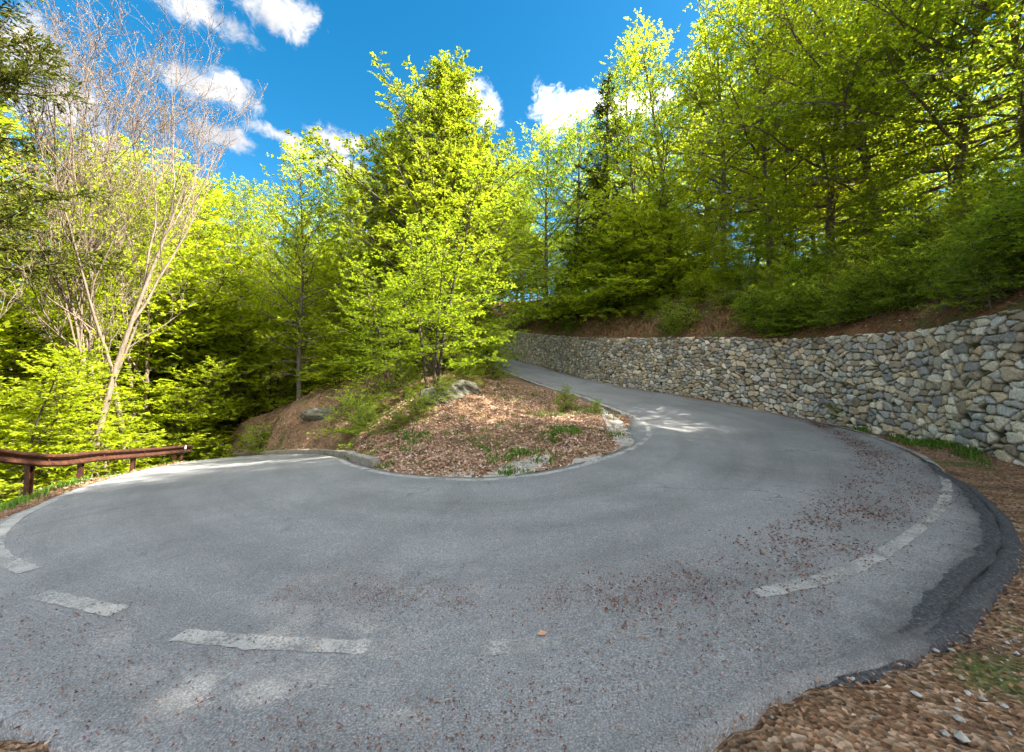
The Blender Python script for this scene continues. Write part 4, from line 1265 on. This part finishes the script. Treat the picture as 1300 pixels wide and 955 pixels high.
# small green plants on the slope
for i in range(34):
    j = int(rng.integers(0, len(WALLc)))
    while not (8 < WALLc[j, 1] < 36): j = int(rng.integers(0, len(WALLc)))
    td_ = rng.uniform(.3, 3.2); x, y = WALLc[j, 0] + wn[j, 0] * td_, WALLc[j, 1] + wn[j, 1] * td_
    plant('low_plant', 'low_plant', x, y, 'small leafy plant on the bank just above the stone wall', 'plant', 'small plants above the wall', h=rng.uniform(.35, .8), parts=('stem', 'foliage'))
for i in range(26):
    x, y = rng.uniform(-15.5, -6.6), rng.uniform(4.2, 17)
    d = edge_d([x], [y])[0][0]
    if on_road(x, y) or d < 2.6 or d > 5 or x > -5: continue
    plant('low_plant', 'low_plant', x, y, 'small leafy plant on the grassy verge beneath the rusty rail', 'plant', 'small plants on the rail verge', h=rng.uniform(.35, .8), parts=('stem', 'foliage'))
for px, Y, h, lb in ((722, 13.6, .75, 'spindly weed with two thin stalks standing up against the upper road'), (755, 13.0, .45, 'smaller spindly weed beside the kerb of the upper road')):
    x, y = at(px, Y)
    plant('weed', 'low_plant', x, y, lb, 'plant', h=h * .75, w=.75, parts=('stem', 'foliage'))

# russet bud scales swept into bands on the asphalt
def scales(n, path, spread, size, label, jn=0):
    pth, _ = resample(catmull(path, .1), n=400)
    nn_ = normals2(pth)
    i = rng.integers(0, 400, n); o = rng.standard_normal(n) * spread
    x = pth[i, 0] + nn_[i, 0] * o; y = pth[i, 1] + nn_[i, 1] * o
    k = fbm(x * 2.2, y * 2.2, 55 + jn) > rng.normal(-.02, .38, n); x, y = x[k], y[k]
    k = np.array([on_road(a, b) for a, b in zip(x, y)]); x, y = x[k], y[k]
    z = road_z(x, y)
    blanket('bud_scales', x, y, z, size, M['needle'], label, asp=.45, flat=.3, lift=.003, cat='plant debris')


scales(13000, [G(930, 512, .34), G(1020, 535, .05), G(1080, 560, 0), G(1110, 590, 0), G(1105, 620, 0), G(1080, 650, 0), G(1030, 685, 0), G(960, 705, 0)], .17, .034, 'russet bud scales swept into a band on the outer lane')
scales(8000, [G(1110, 570, 0), G(1150, 600, 0), G(1150, 640, 0), G(1090, 690, 0), G(1000, 730, 0), G(900, 752, 0), G(760, 765, 0)], .26, .026, 'thin russet drift of bud scales inside the outer line')
scales(5000, [G(900, 740, 0), G(760, 758, 0), G(600, 766, 0), G(470, 752, 0), G(360, 740, 0)], .16, .016, 'sparse dark bud scales across the near asphalt', 3)
scales(6000, [G(-80, 780, -.1), G(0, 800, -.08), G(80, 835, -.04), G(160, 870, 0), G(300, 900, 0), G(600, 895, 0), G(900, 876, 0), G(1080, 840, 0)], .3, .018, 'russet scales and crumbs gathered along the near asphalt edge', 5)
scales(5000, [G(900, 503, .5), D(820, 494, 20.6), D(760, 482.5, 25), D(700, 467, 31)], .2, .04, 'russet litter along the foot of the far wall', 7)
scales(4200, [G(800, 527, .33), G(770, 515, .45), G(740, 505, .6), D(700, 493, 20.5), D(660, 479, 25.5)], .22, .05, 'brown leaves gathered against the kerb of the upper road', 9)
p_ = G(690, 808, 0)
nn_ = 1
lf = leaves_mesh('dead_leaf', np.array([[p_[0] - .04, p_[1], p_[2] + .012]]), np.array([[1., .25, .05]]), np.array([[.1, -.3, 1.]]), np.array([.07]), .6, np.array([.7]), M['dead_leaf'], rng)
tag(link('dead_leaf', lf), 'single orange brown dead leaf lying on the near asphalt', 'leaf')

# gravel on the near verge
n = 2600
x, y = cloudpts(n * 4, (-6, 8.5, .3, 5), lambda a, b: off_road(a, b, .0))
x, y = x[:n], y[:n]; z, _ = surf(x, y)
ico = np.array([(0, 0, 1), (.9, 0, .3), (.28, .85, .3), (-.72, .53, .3), (-.72, -.53, .3), (.28, -.85, .3), (0, 0, -.6)])
fi = np.array([(0, 1, 2), (0, 2, 3), (0, 3, 4), (0, 4, 5), (0, 5, 1), (6, 2, 1), (6, 3, 2), (6, 4, 3), (6, 5, 4), (6, 1, 5)])
sz = .006 + .022 * rng.uniform(0, 1, len(x)) ** 3
V = ico[None] * sz[:, None, None] * rng.uniform(.6, 1.3, (len(x), 1, 3)) * rng.uniform(.8, 1.2, (len(x), 7, 1))
ar = rng.uniform(0, 6.28, len(x)); ca, sa = np.cos(ar)[:, None], np.sin(ar)[:, None]
V = np.stack([V[..., 0] * ca - V[..., 1] * sa, V[..., 0] * sa + V[..., 1] * ca, V[..., 2]], -1) + np.stack([x, y, z + .004], 1)[:, None]
tag(link('gravel', mesh_np('gravel', V.reshape(-1, 3), (fi[None] + np.arange(len(x))[:, None, None] * 7).reshape(-1, 3), M['concrete'], False)), 'small pale stones on the outer verge', 'gravel', kind='stuff')

# ------------------------------------------------------------------ kerbs
def kerb(name, Pp, wd, ht, mat, side, gap=0.0, lo=.1):
    P_, s_ = resample(Pp, step=.1)
    n = normals2(P_) * side
    prof = [(0, -lo), (0.012, ht - .015), (.03, ht), (wd - .02, ht), (wd, ht - .015), (wd + .01, -lo)]
    V = P_[:, None].repeat(len(prof), 1)
    blk = np.floor(s_ / .9)
    for k, (o_, h_) in enumerate(prof):
        V[:, k, :2] += n * (gap + o_ + .015 * fbm(s_ * 2, s_ * 0 + k, 3) + .012 * (hsh(blk, blk * 0, 4) - .5))[:, None]
        V[:, k, 2] += h_ + .02 * fbm(s_ * 3, s_ * 0 + k * .3, 8) + (.02 * (hsh(blk, blk * 0, 6) - .5) if h_ > 0 else 0)
        joint_ = (np.abs(s_ / .9 - np.round(s_ / .9)) < .06) & (h_ > 0)
        V[joint_, k, 2] -= .025
    V = np.concatenate([V[:1], V, V[-1:]]); V[0, :, 2] = V[1, 0, 2]; V[-1, :, 2] = V[-2, 0, 2]
    V[0, :, :2] = V[0, :, :2].mean(0); V[-1, :, :2] = V[-1, :, :2].mean(0)
    return tag(link(name, mesh_np(name, V.reshape(-1, 3), grid_faces(len(V), len(prof)), mat, False)), kind='structure')


ia = np.argmin(np.linalg.norm(IN_LINE - np.array(G(462, 596, -.28)), axis=1)); ib = np.argmin(np.linalg.norm(IN_LINE - np.array((-24, 25.5, -4.1)), axis=1))
kerb('stone_kerb', IN_E[ib:ia], .22, .16, M['kerbstone'], -1, .0)
ia = np.argmin(np.linalg.norm(IN_LINE - np.array(G(800, 527, .28)), axis=1)); ib = np.argmin(np.linalg.norm(IN_LINE - np.array((-9, 41.5, 4.2)), axis=1))
kerb('concrete_kerb', IN_E[ia:ib], .16, .09, M['concrete'], -1, .0)


def slab(px_pts, zs, th, label, mat=None, name='broken_slab'):
    pts = np.array([G(a, b, zs) for a, b in px_pts])[:, :2]
    c = pts.mean(0)
    # rings from centre outwards; the surface keeps a rough broken top
    out_, _ = resample(np.vstack([pts, pts[:1]]), n=49); out_ = out_[:-1]
    out_ = out_ + rng.standard_normal(out_.shape) * .012
    rings = [0.04, .25, .5, .75, .93, 1.0, 1.03]
    V = []
    for r_ in rings:
        q = c + (out_ - c) * r_
        zz = low_z(q[:, 0], q[:, 1])
        zz = np.where(r_ > 1.0, zz - .08, zz + th * (.6 if r_ < .97 else .3) + .03 * fbm(q[:, 0] * 4, q[:, 1] * 4, 99))
        V.append(np.c_[q, zz])
    V = np.vstack(V); m_ = len(out_)
    Fq = []
    for r_ in range(len(rings) - 1):
        for i in range(m_): Fq.append((r_ * m_ + i, r_ * m_ + (i + 1) % m_, (r_ + 1) * m_ + (i + 1) % m_, (r_ + 1) * m_ + i))
    me_ = mesh_np(name, V, np.array(Fq), mat or M['concrete'], False)
    return tag(link(name, me_), label, 'slab')


slab([(758, 524), (775, 530), (797, 541), (806, 556), (797, 566), (782, 563), (776, 550), (765, 537)], .16, .05, 'curved pale concrete slab at the tip of the inner bank')
slab([(728, 582), (752, 577), (770, 578), (742, 589), (722, 591)], .10, .04, 'narrow pale slab at the front right corner of the bank')
slab([(612, 600), (640, 588), (672, 583), (696, 580), (700, 586), (676, 597), (640, 605)], .05, .05, 'pale bare rock slab along the front edge of the bank')
slab([(548, 601), (580, 595), (604, 597), (596, 605), (560, 606)], .0, .03, 'small crumbling slab at the front left of the bank')


def boulder(px, Y, sx, sy, sz_, label, seed, dz=0.0):
    X_, Y_ = at(px, Y)
    nu, nv = 36, 22
    th_ = np.linspace(0, 2 * np.pi, nu); ph = np.linspace(.02, np.pi - .02, nv)
    T_, Pp = np.meshgrid(th_, ph, indexing='ij')
    d = np.stack([np.cos(T_) * np.sin(Pp), np.sin(T_) * np.sin(Pp), np.cos(Pp)], -1)
    r_ = 1 + .35 * fbm(d[..., 0] * 1.6 + seed, d[..., 1] * 1.6 + d[..., 2] * 1.7, seed) + .12 * fbm(d[..., 0] * 5 + d[..., 2] * 3, d[..., 1] * 5 - seed, seed + 3)
    r_[-1] = r_[0]
    V = d * r_[..., None] * np.array([sx, sy, sz_])
    o = link('boulder', mesh_np('boulder', V.reshape(-1, 3), grid_faces(nu, nv), M['rock'], False))
    o.location = (X_, Y_, ground_z(X_, Y_) + dz)
    return tag(o, label, 'rock')


boulder(586, 13.4, .6, .6, .36, 'dark mossy boulder forming the right face of the mound', 3, -.05)
boulder(560, 12.6, .7, .5, .42, 'dark rock beneath the young beech stems on the mound', 5, -.05)
boulder(285, 24, 1.0, .6, .55, 'weathered rock poking from the leaf bank behind the lower road', 8, .0)
boulder(268, 25.5, .6, .5, .5, 'smaller rock left of the weathered one in the leaf bank', 11, -.05)
boulder(410, 18.5, .9, .5, .35, 'low rock ledge under the trees behind the kerb', 14, -.05)

# ------------------------------------------------------------------ rusty guard rail
rl = [D(-170, 607, 6.6), D(-60, 609, 7.8), D(57, 616, 9.3), D(120, 606, 10.9), D(183, 597, 13.1), D(222, 590, 15.4), D(241, 586.5, 17.0)]
RL = catmull(rl, .1); RL, rs = resample(RL, step=.15)
gr = empty('guard_rail', tuple(RL[-1]))
tag(gr, 'rusty brown steel guard rail on short posts along the left verge', 'guard rail')
nr = normals2(RL)
if nr[len(nr) // 2][0] < 0: nr = -nr        # towards the road
wprof = [(.0, .745), (.03, .74), (.085, .71), (.085, .675), (.06, .65), (.0, .615), (.0, .585), (.06, .55), (.085, .525), (.085, .49), (.03, .46), (.0, .455)]
WV = RL[:, None].repeat(len(wprof) * 2, 1)
for k, (o_, h_) in enumerate(wprof):
    for b_, kk in ((0, k), (1, len(wprof) * 2 - 1 - k)):
        WV[:, kk, :2] += nr * (o_ - .006 * b_); WV[:, kk, 2] += h_ - .002 * b_
WV[:, :, 2] -= .05
WV[:, :, :] -= np.array(gr.location)
ra = link('rail', mesh_np('rail', WV.reshape(-1, 3), grid_faces(len(RL), len(wprof) * 2), M['rust'], False), gr)
for pxp in (-150, -60, 57, 120, 183, 232, 241):
    j = np.argmin(np.abs(RL[:, 0] / RL[:, 1] * 505 + 650 - pxp))
    p0 = RL[j] - np.array(gr.location); nn2 = nr[j]; tt2 = np.array([-nn2[1], nn2[0]])
    # C-section post
    sec = [(-.06, -.045), (-.06, .045), (-.052, .045), (-.052, -.037), (.052, -.037), (.052, .045), (.06, .045), (.06, -.045)]
    V = []
    for zz in (-.5, .70):
        for a, b in sec:
            q = p0[:2] + tt2 * a * .9 - nn2 * (.055 - b)
            V.append((q[0], q[1], p0[2] + zz))
    Fq = [(i, (i + 1) % 8, 8 + (i + 1) % 8, 8 + i) for i in range(8)] + [(8, 9, 10, 11), (8, 11, 12, 15), (12, 13, 14, 15)]
    link('post', mesh_np('post', np.array(V), np.array(Fq), M['rust'], False), gr)
m, t, out = material('white_reflector')
principled(t, out, (.7, .7, .68), .3, spec=.5); M['refl'] = m
j = len(RL) - 8
p0 = RL[j] - np.array(gr.location) + np.array([nr[j][0] * .09, nr[j][1] * .09, .62])
T_ = np.array([-nr[j][1], nr[j][0], 0]) * .07; N_ = np.array([nr[j][0], nr[j][1], 0]) * .02; U_ = np.array([0, 0, .06])
V = [p0 + a * T_ + b * U_ + c * N_ for c in (0, 1) for a, b in ((-1, -1), (1, -1), (1, 1), (-1, 1))]
for jj in range(6, len(RL) - 3, 13):
    q0 = RL[jj] - np.array(gr.location); q0 = q0 + np.array([nr[jj][0] * .015, nr[jj][1] * .015, .555])
    Vb, Fb = tube_arrays([(np.array([q0, q0 + np.array([nr[jj][0], nr[jj][1], 0]) * .022, q0 + np.array([nr[jj][0], nr[jj][1], 0]) * .026]), np.array([.018, .018, .004]))], 6)
    link('bolt', mesh_np('bolt', Vb, Fb, M['rust'], False), gr)
link('reflector', mesh_np('reflector', np.array(V), np.array([(0, 3, 2, 1), (4, 5, 6, 7), (0, 1, 5, 4), (1, 2, 6, 5), (2, 3, 7, 6), (3, 0, 4, 7)]), M['refl']), gr)
# fallen pole among the shrubs at the right
a = np.array(D(1135, 362, 13.4)); b = np.array(D(1290, 430, 10.4))
V, Fq = tube_arrays([(np.linspace(a, b + [0, 0, .25], 9) + rng.normal(0, .02, (9, 3)), np.linspace(.035, .05, 9))], 7)
tag(link('fallen_pole', mesh_np('fallen_pole', V, Fq, M['bark_grey'], True)), 'thin dead pole leaning across the shrubs above the right end of the wall', 'dead branch')
